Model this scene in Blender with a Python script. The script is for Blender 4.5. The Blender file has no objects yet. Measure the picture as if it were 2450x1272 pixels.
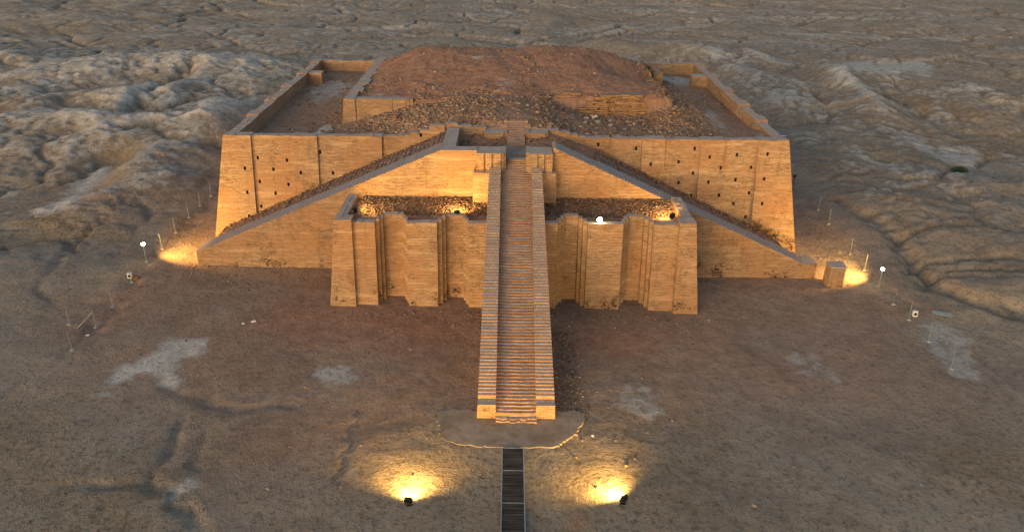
import bpy, bmesh, math, random
import numpy as np
from mathutils import Vector
random.seed(7); rs = np.random.RandomState(11)
S = bpy.context.scene; COL = S.collection

# ------------------------------------------------------------------ noise
_P = rs.permutation(1024); _P = np.concatenate([_P, _P]); _G = rs.rand(1024) * 2 * np.pi
def perlin(x, y, seed=0):
    x = np.asarray(x, float) + seed * 17.3; y = np.asarray(y, float) - seed * 9.1
    xi = np.floor(x).astype(int); yi = np.floor(y).astype(int); xf = x - xi; yf = y - yi
    u = xf * xf * xf * (xf * (xf * 6 - 15) + 10); v = yf * yf * yf * (yf * (yf * 6 - 15) + 10)
    def g(ix, iy, fx, fy):
        a = _G[_P[(_P[(ix & 1023)] + iy) & 1023]]
        return np.cos(a) * fx + np.sin(a) * fy
    a = g(xi, yi, xf, yf); b = g(xi + 1, yi, xf - 1, yf); c = g(xi, yi + 1, xf, yf - 1); d = g(xi + 1, yi + 1, xf - 1, yf - 1)
    return 1.4 * ((a * (1 - u) + b * u) * (1 - v) + (c * (1 - u) + d * u) * v)
def fbm(x, y, o=4, seed=0, r=.5):
    t = 0; a = 1; n = 0
    for i in range(o):
        t = t + a * perlin(x * 2 ** i, y * 2 ** i, seed + i * 3); n += a; a *= r
    return t / n
def sm(a, b, x):
    t = np.clip((x - a) / (b - a), 0, 1); return t * t * (3 - 2 * t)
def seg_d(x, y, p, q):
    dx, dy = q[0] - p[0], q[1] - p[1]; L = dx * dx + dy * dy + 1e-9
    t = np.clip(((x - p[0]) * dx + (y - p[1]) * dy) / L, 0, 1)
    return np.hypot(x - p[0] - t * dx, y - p[1] - t * dy)
def path_d(x, y, pts):
    d = 1e9
    for p, q in zip(pts[:-1], pts[1:]): d = np.minimum(d, seg_d(x, y, p, q))
    return d

# ------------------------------------------------------------------ materials
def newmat(name, rough=.95):
    m = bpy.data.materials.new(name); m.use_nodes = True
    nt = m.node_tree; b = nt.nodes['Principled BSDF']; b.inputs['Roughness'].default_value = rough
    b.inputs['Specular IOR Level'].default_value = .15
    return m, nt, b
class NT:
    def __init__(s, nt): s.nt = nt
    def n(s, t, **k):
        o = s.nt.nodes.new(t)
        for a, v in k.items(): setattr(o, a, v)
        return o
    def l(s, a, b): s.nt.links.new(a, b)
    def val(s, sock, v):
        if hasattr(v, 'node'): s.l(v, sock)
        else: sock.default_value = v
    def math(s, op, a, b=0., c=None, clamp=False):
        o = s.n('ShaderNodeMath', operation=op); o.use_clamp = clamp
        s.val(o.inputs[0], a); s.val(o.inputs[1], b)
        if c is not None: s.val(o.inputs[2], c)
        return o.outputs[0]
    def noise(s, vec, scale, detail=3, rough=.55, dist=0.):
        o = s.n('ShaderNodeTexNoise'); s.l(vec, o.inputs['Vector'])
        o.inputs['Scale'].default_value = scale; o.inputs['Detail'].default_value = detail
        o.inputs['Roughness'].default_value = rough; o.inputs['Distortion'].default_value = dist
        return o.outputs['Fac']
    def ramp(s, f, a, b, ca=(0, 0, 0, 1), cb=(1, 1, 1, 1)):
        o = s.n('ShaderNodeMapRange', interpolation_type='SMOOTHSTEP'); s.val(o.inputs[0], f)
        o.inputs[1].default_value = a; o.inputs[2].default_value = b; o.inputs[3].default_value = 0; o.inputs[4].default_value = 1
        return o.outputs[0]
    def mix(s, f, a, b, mode='MIX'):
        o = s.n('ShaderNodeMix', data_type='RGBA', blend_type=mode)
        s.val(o.inputs[0], f)
        for i, v in ((6, a), (7, b)):
            if hasattr(v, 'node'): s.l(v, o.inputs[i])
            else: o.inputs[i].default_value = (*v, 1)
        return o.outputs[2]
    def scale(s, vec, sc):
        o = s.n('ShaderNodeVectorMath', operation='MULTIPLY'); s.l(vec, o.inputs[0]); o.inputs[1].default_value = sc
        return o.outputs[0]

def brick_material(name, c1, c2, cm, stain=.5, bumpd=.03, streak=1.0, red=.0):
    m, nt, b = newmat(name); N = NT(nt)
    tc = N.n('ShaderNodeTexCoord').outputs['Object']; ge = N.n('ShaderNodeNewGeometry')
    sx = N.n('ShaderNodeSeparateXYZ'); N.l(tc, sx.inputs[0]); sn = N.n('ShaderNodeSeparateXYZ'); N.l(ge.outputs['True Normal'], sn.inputs[0])
    ax = N.math('ABSOLUTE', sn.outputs[0]); ay = N.math('ABSOLUTE', sn.outputs[1]); az = N.math('ABSOLUTE', sn.outputs[2])
    f = N.math('GREATER_THAN', ax, ay)
    u = N.math('ADD', N.math('MULTIPLY', sx.outputs[1], f), N.math('MULTIPLY', sx.outputs[0], N.math('SUBTRACT', 1., f)))
    top = N.math('GREATER_THAN', az, .75)
    v = N.math('ADD', N.math('MULTIPLY', sx.outputs[1], top), N.math('MULTIPLY', sx.outputs[2], N.math('SUBTRACT', 1., top)))
    cb = N.n('ShaderNodeCombineXYZ'); N.l(u, cb.inputs[0]); N.l(v, cb.inputs[1])
    wob = N.n('ShaderNodeVectorMath', operation='ADD'); N.l(cb.outputs[0], wob.inputs[0])
    nz = N.n('ShaderNodeTexNoise'); N.l(tc, nz.inputs['Vector']); nz.inputs['Scale'].default_value = .5
    N.l(N.scale(nz.outputs['Color'], (.1, .09, 0)), wob.inputs[1])
    br = N.n('ShaderNodeTexBrick'); N.l(wob.outputs[0], br.inputs['Vector'])
    br.inputs['Scale'].default_value = 1; br.inputs['Brick Width'].default_value = .42; br.inputs['Row Height'].default_value = .15
    br.inputs['Mortar Size'].default_value = .016; br.inputs['Mortar Smooth'].default_value = .3; br.inputs['Bias'].default_value = -.1
    br.inputs['Color1'].default_value = (*c1, 1); br.inputs['Color2'].default_value = (*c2, 1); br.inputs['Mortar'].default_value = (*cm, 1)
    col = br.outputs['Color']
    # horizontal weather streaks along courses
    st = N.noise(N.scale(cb.outputs[0], (1.1, 7., 1)), 1., 4, .65)
    col = N.mix(N.math('MULTIPLY', N.ramp(st, .42, .66), .42 * streak), col, tuple(.36 * a for a in c1))
    st2 = N.noise(N.scale(cb.outputs[0], (2.2, 8.5, 1)), 1.0, 3, .7)
    col = N.mix(N.math('MULTIPLY', N.ramp(st2, .55, .8), .5), col, tuple(min(1, 1.5 * a) for a in c2))
    big = N.noise(tc, .22, 4, .6)
    col = N.mix(N.math('MULTIPLY', N.ramp(big, .38, .66), .5), col, tuple(a * k for a, k in zip(c1, (1.0, .76, .62))))
    bnd = N.noise(N.scale(cb.outputs[0], (.16, 1.5, 1)), 1., 4, .6, .3); col = N.mix(N.math('MULTIPLY', N.ramp(bnd, .5, .68), .45), col, tuple(min(.62, a * 1.28) for a in c2))
    run = N.noise(N.scale(cb.outputs[0], (2.4, .16, 1)), 1., 3, .6); col = N.mix(N.math('MULTIPLY', N.ramp(run, .56, .74), .35), col, tuple(a * .5 for a in c1))
    pt = N.noise(tc, .55, 5, .7, .4)
    spk = N.noise(N.scale(cb.outputs[0], (3., 9., 1)), 1., 2, .6)
    dk = N.math('MULTIPLY', N.ramp(pt, .52, .64), N.ramp(spk, .42, .56))
    low = N.math('ADD', .45, N.ramp(sx.outputs[2], 2.2, .2))
    col = N.mix(N.math('MULTIPLY', N.math('MULTIPLY', dk, low), stain), col, (.05, .035, .025))
    N.l(col, b.inputs['Base Color'])
    h = N.math('ADD', N.math('MULTIPLY', br.outputs['Fac'], -.6), N.math('MULTIPLY', st2, .9))
    h = N.math('ADD', h, N.math('MULTIPLY', N.noise(tc, 9., 3), .5))
    bp = N.n('ShaderNodeBump'); bp.inputs['Distance'].default_value = bumpd; bp.inputs['Strength'].default_value = .8
    N.l(h, bp.inputs['Height']); N.l(bp.outputs[0], b.inputs['Normal'])
    return m
M = {}
M['brick'] = brick_material('brick', (.38, .243, .142), (.50, .335, .205), (.18, .115, .075), 1., .05, 1.25)
M['stair_brick'] = brick_material('stair_brick', (.33, .20, .125), (.42, .27, .17), (.24, .16, .11), .5)
M['old_brick'] = brick_material('old_brick', (.40, .25, .13), (.50, .32, .16), (.12, .08, .05), 1., .07, 1.5)
def plaster(name, c1, c2, c3, sc=1., joints=True):
    m, nt, b = newmat(name); N = NT(nt); tc = N.n('ShaderNodeTexCoord').outputs['Object']
    a = N.noise(tc, .9 * sc, 5, .65); col = N.mix(N.ramp(a, .35, .68), c1, c2)
    d = N.noise(tc, 3.2 * sc, 4, .7); col = N.mix(N.math('MULTIPLY', N.ramp(d, .56, .72), .7), col, c3)
    br = N.n('ShaderNodeTexBrick'); N.l(tc, br.inputs['Vector']); br.inputs['Scale'].default_value = 1
    br.inputs['Brick Width'].default_value = .4; br.inputs['Row Height'].default_value = .38; br.inputs['Mortar Size'].default_value = .03
    br.inputs['Color1'].default_value = (1, 1, 1, 1); br.inputs['Color2'].default_value = (.86, .84, .82, 1); br.inputs['Mortar'].default_value = (.55, .5, .46, 1)
    if joints: col = N.mix(.75, col, br.outputs['Color'], 'MULTIPLY')
    N.l(col, b.inputs['Base Color'])
    bp = N.n('ShaderNodeBump'); bp.inputs['Distance'].default_value = .04; N.l(N.noise(tc, 6, 5, .7), bp.inputs['Height']); N.l(bp.outputs[0], b.inputs['Normal'])
    return m
M['coping'] = plaster('coping', (.40, .335, .30), (.46, .40, .365), (.24, .19, .16))
M['tread'] = plaster('tread', (.33, .265, .235), (.47, .405, .375), (.18, .13, .10), .8)
M['dark_tread'] = plaster('dark_tread', (.26, .185, .15), (.34, .255, .215), (.14, .095, .075))

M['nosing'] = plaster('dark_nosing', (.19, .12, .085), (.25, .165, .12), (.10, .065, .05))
def attr_ground(name, base1, base2, scale_spk=2.4):
    """ground shader: colour attribute 'tint' R = pale salt crust, G = red earth, B = ochre scrub"""
    m, nt, b = newmat(name, .97); N = NT(nt); tc = N.n('ShaderNodeTexCoord').outputs['Object']
    at = N.n('ShaderNodeAttribute'); at.attribute_name = 'tint'; sp = N.n('ShaderNodeSeparateColor'); N.l(at.outputs['Color'], sp.inputs[0])
    n1 = N.noise(tc, .09, 5, .6, .5); n2 = N.noise(tc, .7, 6, .7); n3 = N.noise(tc, scale_spk, 4, .75); n4 = N.noise(tc, 9., 3, .7)
    col = N.mix(N.ramp(n1, .35, .65), base1, base2)
    col = N.mix(N.math('MULTIPLY', N.ramp(n2, .4, .65), .35), col, tuple(a * 1.35 for a in base2))
    col = N.mix(N.math('MULTIPLY', sp.outputs[1], .9), col, N.mix(N.ramp(n2, .35, .65), (.31, .155, .10), (.41, .225, .15)))
    oc = N.math('MULTIPLY', sp.outputs[2], N.ramp(n3, .38, .6))
    col = N.mix(oc, col, (.25, .165, .07))
    e = N.math('ADD', sp.outputs[0], N.math('MULTIPLY', N.math('SUBTRACT', n2, .5), 1.7))
    e = N.math('ADD', e, N.math('MULTIPLY', N.math('SUBTRACT', n3, .5), .9))
    col = N.mix(N.ramp(e, .3, .72), col, N.mix(N.ramp(n3, .4, .7), (.40, .37, .335), (.54, .50, .455)))
    col = N.mix(N.ramp(N.math('ADD', sp.outputs[0], N.math('MULTIPLY', N.math('SUBTRACT', n2, .5), .6)), .68, .95), col, (.60, .555, .505))
    # dark weathered flecks and pebbles
    col = N.mix(N.math('MULTIPLY', N.ramp(N.noise(tc, 1.1, 6, .78, .3), .54, .66), .42), col, tuple(a * .5 for a in base1))
    col = N.mix(N.math('MULTIPLY', N.ramp(n3, .51, .64), N.math('SUBTRACT', .52, N.math('MULTIPLY', sp.outputs[1], .35))), col, tuple(a * .36 for a in base1))
    col = N.mix(N.math('MULTIPLY', N.ramp(n4, .55, .72), .45), col, tuple(a * .4 for a in base1))
    col = N.mix(N.math('MULTIPLY', N.ramp(N.noise(tc, 5.5, 3, .6), .68, .8), .7), col, (.44, .37, .29))
    col = N.mix(N.math('MULTIPLY', sp.outputs[1], N.math('MULTIPLY', N.ramp(N.noise(tc, 1.3, 5, .7), .52, .66), .35)), col, (.09, .055, .04))
    # shade of the erosion channels, painted in as a darker colour (alpha of 'tint')
    ch_shade = N.math('MULTIPLY', at.outputs['Alpha'], N.math('ADD', .45, N.ramp(n3, .35, .6)))
    col = N.mix(N.math('MULTIPLY', ch_shade, .62, clamp=True), col, (.085, .072, .052))
    N.l(col, b.inputs['Base Color'])
    h = N.math('ADD', N.math('MULTIPLY', n3, .6), N.math('ADD', N.math('MULTIPLY', n4, .3), N.math('MULTIPLY', n2, .8)))
    bp = N.n('ShaderNodeBump'); bp.inputs['Distance'].default_value = .4; bp.inputs['Strength'].default_value = .9
    N.l(h, bp.inputs['Height']); N.l(bp.outputs[0], b.inputs['Normal'])
    return m
M['ground'] = attr_ground('desert_earth', (.235, .188, .143), (.315, .265, .212))
M['mound'] = attr_ground('mound_earth', (.28, .18, .125), (.35, .225, .16), 3.)
def simple(name, c, rough=.8, metal=0., var=.3, sc=6):
    m, nt, b = newmat(name, rough); N = NT(nt); tc = N.n('ShaderNodeTexCoord').outputs['Object']
    col = N.mix(N.ramp(N.noise(tc, sc, 4, .65), .35, .68), c, tuple(a * (1 - var) for a in c)); N.l(col, b.inputs['Base Color'])
    b.inputs['Metallic'].default_value = metal
    return m
M['steel'] = simple('painted_steel', (.26, .30, .29), .5, .3); M['black'] = simple('black_housing', (.025, .025, .028), .5)
M['concrete'] = simple('concrete', (.36, .36, .34), .9); M['white'] = simple('white_plastic', (.75, .76, .76), .6, 0, .15)
M['hole'] = simple('hole_lining', (.09, .055, .035), 1.); M['sheet'] = simple('weathered_sheet', (.30, .36, .36), .6)
M['wood'] = simple('dark_planks', (.10, .082, .07), .85, 0, .7, 2.2)
_n = M['wood'].node_tree; _q = NT(_n); _t = _n.nodes['Noise Texture']; _c = _n.nodes['Texture Coordinate']; _n.links.new(_q.scale(_c.outputs['Object'], (.12, 2.6, 1)), _t.inputs['Vector']); M['frame'] = simple('grey_steel_edge', (.36, .41, .45), .45, .4)
M['leaf'] = simple('green_leaf', (.045, .085, .03), .7, 0, .5); M['twig'] = simple('dry_twig', (.16, .11, .06), .9)
M['rust'] = simple('rusty_box', (.22, .10, .06), .8)
m, nt, b = newmat('rubble_stone'); N = NT(nt); at = N.n('ShaderNodeAttribute'); at.attribute_name = 'stone'
tc = N.n('ShaderNodeTexCoord').outputs['Object']
N.l(N.mix(N.math('MULTIPLY', N.ramp(N.noise(tc, 8, 4, .7), .4, .7), .5), at.outputs['Color'], (.12, .08, .055)), b.inputs['Base Color'])
M['rubble'] = m
def emis(name, c, s):
    m = bpy.data.materials.new(name); m.use_nodes = True; nt = m.node_tree; nt.nodes.clear()
    e = nt.nodes.new('ShaderNodeEmission'); e.inputs[0].default_value = (*c, 1); e.inputs[1].default_value = s
    o = nt.nodes.new('ShaderNodeOutputMaterial'); nt.links.new(e.outputs[0], o.inputs[0]); return m
M['lens'] = emis('lamp_glass', (1, .80, .44), 40)
M['lens_dim'] = emis('lamp_glass_away', (1, .72, .36), 90)

# ------------------------------------------------------------------ mesh building
class MB:
    def __init__(s): s.v = []; s.f = []
    def add(s, vs, fs):
        o = len(s.v); s.v += [tuple(map(float, p)) for p in vs]; s.f += [tuple(o + i for i in q) for q in fs]; return s
    def block(s, x0, x1, y0, y1, zb, zt, kf=0., kl=0., kr=0., kb=0., j=0.):
        """upright block; bottom grows outwards by k per metre on front / left / right / back"""
        h = zt - zb; r = (lambda: random.uniform(-j, j)) if j else (lambda: 0.)
        vs = [(x0 - kl * h, y0 - kf * h, zb), (x1 + kr * h, y0 - kf * h, zb), (x1 + kr * h, y1 + kb * h, zb), (x0 - kl * h, y1 + kb * h, zb),
              (x0 + r(), y0 + r(), zt + r()), (x1 + r(), y0 + r(), zt + r()), (x1 + r(), y1 + r(), zt + r()), (x0 + r(), y1 + r(), zt + r())]
        return s.add(vs, [(3, 2, 1, 0), (4, 5, 6, 7), (0, 1, 5, 4), (1, 2, 6, 5), (2, 3, 7, 6), (3, 0, 4, 7)])
    def prism(s, top, bot):
        n = len(top)
        return s.add(bot + top, [tuple(range(n))[::-1], tuple(range(n, 2 * n))] + [(i, (i + 1) % n, n + (i + 1) % n, n + i) for i in range(n)])
    def tube(s, p, q, r0, r1=None, n=8):
        r1 = r0 if r1 is None else r1; p = Vector(p); q = Vector(q); d = (q - p).normalized()
        a = d.orthogonal().normalized(); c = d.cross(a); vs = []
        for o, r in ((p, r0), (q, r1)):
            for i in range(n):
                t = 2 * math.pi * i / n; vs.append(o + a * (r * math.cos(t)) + c * (r * math.sin(t)))
        return s.add(vs, [tuple(range(n))[::-1], tuple(range(n, 2 * n))] + [(i, (i + 1) % n, n + (i + 1) % n, n + i) for i in range(n)])
    def build(s, name, mats, parent=None, smooth=False, recalc=True):
        if not isinstance(mats, (list, tuple)): mats = [mats]
        me = bpy.data.meshes.new(name); me.from_pydata(s.v, [], s.f); me.update()
        if recalc:
            bm = bmesh.new(); bm.from_mesh(me); bmesh.ops.recalc_face_normals(bm, faces=bm.faces); bm.to_mesh(me); bm.free()
        for q in mats: me.materials.append(q)
        if len(mats) > 1:
            for p in me.polygons: p.material_index = 1 if p.normal.z > .7 else 0
        if smooth: me.polygons.foreach_set('use_smooth', [True] * len(me.polygons))
        o = bpy.data.objects.new(name, me); COL.objects.link(o); o.parent = parent
        return o
def tag(o, label=None, cat=None, group=None, kind=None):
    for k, v in (('label', label), ('category', cat), ('group', group), ('kind', kind)):
        if v: o[k] = v
    return o
def empty(name, loc=(0, 0, 0), rz=0.):
    o = bpy.data.objects.new(name, None); COL.objects.link(o); o.location = loc; o.rotation_euler.z = rz; o.empty_display_size = .5; return o
def copy_tree(o, parent=None):
    c = o.copy(); COL.objects.link(c); c.parent = parent
    for ch in [q for q in bpy.data.objects if q.parent == o]: copy_tree(ch, c)
    return c
BT = [M['brick'], M['coping']]; ST = [M['stair_brick'], M['tread']]; DT = [M['old_brick'], M['dark_tread']]

def grid_mesh(name, xs, ys, Z, mat, tint=None, parent=None):
    nx, ny = len(xs), len(ys); X, Y = np.meshgrid(xs, ys)
    co = np.stack([X, Y, Z], -1).reshape(-1, 3).astype(np.float32)
    i = np.arange((ny - 1) * (nx - 1)); r = i // (nx - 1); c = i % (nx - 1); a = r * nx + c
    q = np.stack([a, a + 1, a + nx + 1, a + nx], -1).astype(np.int32)
    me = bpy.data.meshes.new(name); me.vertices.add(len(co)); me.vertices.foreach_set('co', co.ravel())
    me.loops.add(q.size); me.loops.foreach_set('vertex_index', q.ravel()); me.polygons.add(len(q))
    me.polygons.foreach_set('loop_start', np.arange(len(q), dtype=np.int32) * 4); me.polygons.foreach_set('loop_total', np.full(len(q), 4, np.int32))
    me.update(calc_edges=True); me.polygons.foreach_set('use_smooth', np.ones(len(q), bool)); me.materials.append(mat)
    if tint is not None:
        at = me.color_attributes.new('tint', 'FLOAT_COLOR', 'POINT')
        t4 = tint.reshape(len(co), -1); t4 = t4 if t4.shape[1] == 4 else np.concatenate([t4, np.zeros((len(co), 1))], 1)
        at.data.foreach_set('color', t4.astype(np.float32).ravel())
    o = bpy.data.objects.new(name, me); COL.objects.link(o); o.parent = parent; return o

# ------------------------------------------------------------------ terrain
HILLS = [  # path, half width, height
 ([(-112, 90), (-96, 84), (-84, 82)], 10, 4.0), ([(-91, 75), (-79, 86), (-71, 88)], 7, 3.6), ([(-71, 84), (-60, 91)], 6, 4.2),
 ([(-62, 80), (-53, 84), (-47, 84)], 7, 4.6), ([(-66, 62), (-60, 72), (-50, 70)], 7, 3.6), ([(-68, 42), (-69, 55), (-62, 60)], 5, 3.2),
 ([(-83, 50), (-79, 57), (-74, 54)], 5, 3.0), ([(-78, 40), (-66, 37)], 5, 2.8), ([(-60, 29), (-59, 38), (-50, 39)], 6, 3.6),
 ([(-53, 20), (-49, 28), (-48, 42)], 5, 3.2), ([(-98, 70), (-86, 76)], 8, 2.8), ([(-53, 10), (-47, 16)], 4, 2.4), ([(-100, 52), (-90, 60)], 9, 3.0),
 ([(-46, 46), (-43, 60)], 5, 3.2), ([(-52, 52), (-55, 62)], 4, 2.2), ([(-84, 34), (-74, 26)], 6, 2.2), ([(-110, 60), (-104, 40)], 9, 3.2),
 ([(48, 88), (50, 78), (50, 64)], 6, 5.0), ([(55, 78), (58, 72)], 4, 3.0), ([(71, 98), (69, 82), (66, 60)], 4, 3.6), ([(68, 88), (67, 68), (65, 50)], 3.2, 2.8),
 ([(38, 112), (43, 108)], 5, 5.0), ([(47, 112), (49, 104)], 5, 5.2), ([(57, 108), (59, 100)], 5, 4.2), ([(30, 116), (24, 122)], 6, 4.0),
 ([(54, 64), (62, 60), (65, 50)], 4, 2.6), ([(76, 84), (84, 84), (92, 76)], 6, 2.6), ([(92, 66), (104, 60)], 7, 2.4), ([(78, 66), (86, 56)], 5, 2.4),
 ([(52, 12), (66, 8)], 7, 1.8), ([(50, 0), (64, -4)], 6, 1.6), ([(46, -12), (60, -10)], 3.5, 1.4), ([(46, 30), (56, 38)], 8, 1.4), ([(56, 20), (70, 16)], 6, 1.4)]
CUTS = [([(-27.9, -29.6), (-24.3, -31.2), (-21.3, -32.5), (-17.0, -31.9)], .8, .35), ([(-24.6, -33.8), (-24.5, -37.1), (-24.1, -40.5), (-22., -42.), (-19.4, -44.4), (-17, -47)], .6, .55),
 ([(-22.4, -34.8), (-21.6, -39.2)], .6, .3), ([(-12., -32.3), (-11.9, -36.9), (-11.9, -40.2)], .28, .3), ([(-29.5, -41), (-24.1, -40.7)], .6, .35),
 ([(-38.2, 20), (-38.3, -8), (-37.4, -20), (-38, -28), (-41, -36)], .7, .2), ([(37.8, 20), (37.4, -8), (38.4, -14)], .7, .2),
 ([(-64.5, 43), (-66, 58), (-67, 80)], 2., 1.6), ([(-72, 50), (-67, 44)], 3., 1.6), ([(93, 112), (103, 110), (116, 119), (140, 121)], 1.0, 1.6),
 ([(41, 16), (44.5, 3), (43, -5), (42.6, -10), (45, -13), (52, -16), (60, -17)], 1.1, .9), ([(44, 2), (52, 4), (64, 2)], .6, .6), ([(43, -5), (54, -4)], .5, .5),
 ([(43, -8), (52, -9)], .5, .5), ([(66, 30), (57, 18), (50, 15)], .7, .6), ([(-44, 60), (-52, 48), (-52, 40), (-60, 32)], 1.2, 1.2), ([(56, 84), (60, 68), (58, 62)], 1.2, 1.4),
 ([(-38, 30), (-50, 30)], 1.5, .8), ([(-12, 140), (8, 132), (14, 120)], 1.2, 1.3), ([(35, 160), (20, 139), (14, 128)], 1.3, 1.4), ([(-90, 104), (-68, 128), (-40, 150), (10, 168)], 1.0, 1.3)]
SALT = [([(53, 35), (51.5, 31), (53, 26.8), (56, 26.5)], .8, .7), ([(16, 150), (30, 160), (60, 170)], 6, .45), ([(60, 178), (120, 190)], 5, .45), ([(36, 126), (38, 114)], 3, .5), ([(50, 112), (50, 104)], 3, .5), ([(48, 82), (49, 68)], 3.5, .45), ([(42.5, 5.5), (46, 1)], .35, .5), ([(-21.9, -38.8), (-21.8, -41)], .3, .5)]
SALT_POLY = [([(-33.3, -28.0), (-33.0, -27.1), (-31.5, -26.7), (-31.1, -25.3), (-30.4, -24.6), (-31.0, -23.7), (-30.3, -22.6), (-26.6, -22.0), (-26.2, -23.1), (-26.4, -24.8), (-27.3, -26.5), (-27.4, -27.7), (-26.6, -28.6), (-26.9, -29.8), (-27.8, -30.1), (-28.9, -28.8), (-29.4, -28.1), (-30.9, -28.9), (-31.3, -30.1), (-32.4, -30.9), (-32.3, -29.4)], 1.0), ([(-16.9, -27.7), (-16.0, -26.4), (-14.0, -26.3), (-13.1, -27.3), (-13.1, -28.5), (-14.4, -29.4), (-15.8, -28.8)], 0.9), ([(-15.6, -30.5), (-14.2, -30.3), (-12.9, -30.7), (-13.4, -31.0)], 0.6), ([(7.6, -29.8), (9.0, -28.0), (10.5, -28.0), (11.4, -30.0), (11.6, -32.1), (10.1, -33.4), (8.8, -32.1), (7.8, -31.1)], 0.55), ([(22.3, -23.1), (26.4, -22.6), (26.5, -24.9), (26.9, -27.9), (24.2, -26.8)], 0.5), ([(-59.0, 5.1), (-58.6, 12.2), (-59.4, 18.6), (-60.8, 23.0), (-58.0, 24.0), (-55.4, 22.2), (-55.2, 17.0), (-54.4, 10.8), (-52.9, 5.9), (-56.3, 3.9)], 0.9), ([(-44.4, 12.6), (-45.8, 19.0), (-45.0, 24.4), (-42.4, 19.1), (-42.5, 11.9)], 0.5), ([(78.4, 106.3), (87.8, 112.0), (99.1, 109.9), (99.4, 102.3), (92.5, 90.6), (91.1, 97.2), (82.2, 90.1), (76.5, 94.3)], 0.75), ([(61.6, 45.2), (67.1, 47.9), (67.8, 39.5), (74.0, 38.5), (68.3, 26.1), (63.8, 27.8), (62.4, 33.8)], 0.7), ([(39.5, -15.3), (41.4, -19.8), (38.8, -26.5), (36.0, -26.0), (36.5, -22.1), (36.8, -19.2)], 0.6), ([(-23.8, -40.9), (-23.0, -40.6), (-21.3, -40.0), (-20.7, -40.6), (-20.6, -42.0), (-22.0, -42.0)], 0.6)]
RED = [([(-20, -19), (-8, -20)], 6.5, .9), ([(3, -22), (10, -22)], 5, .8), ([(-38, -20), (-34, -12), (-36, 8)], 4.5, .6), ([(-40, 12), (-40, 40)], 5, .4), ([(36, 0), (36, 30)], 6, .35), ([(-16, -35), (-8, -26)], 6, .5), ([(18, -16), (30, -14)], 4, .45), ([(2.5, -46), (4, -43)], .7, .7), ([(-57, 16), (-46, 8)], 6, .25)]
OCHRE = [([(-36, -36), (-27, -44)], 4.5, .55), ([(-56, 3), (-49, 0)], 2.5, .9), ([(53, 30), (54.8, 27.6)], .9, 1.6), ([(38, -36), (31, -38)], 3., .6), ([(72, 40), (84, 30)], 6, .5), ([(-56, 24), (-52, 30)], 4, .4), ([(8, -40), (-8, -40)], 5, .5), ([(60, 52), (70, 44)], 2.5, .6)]
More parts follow.
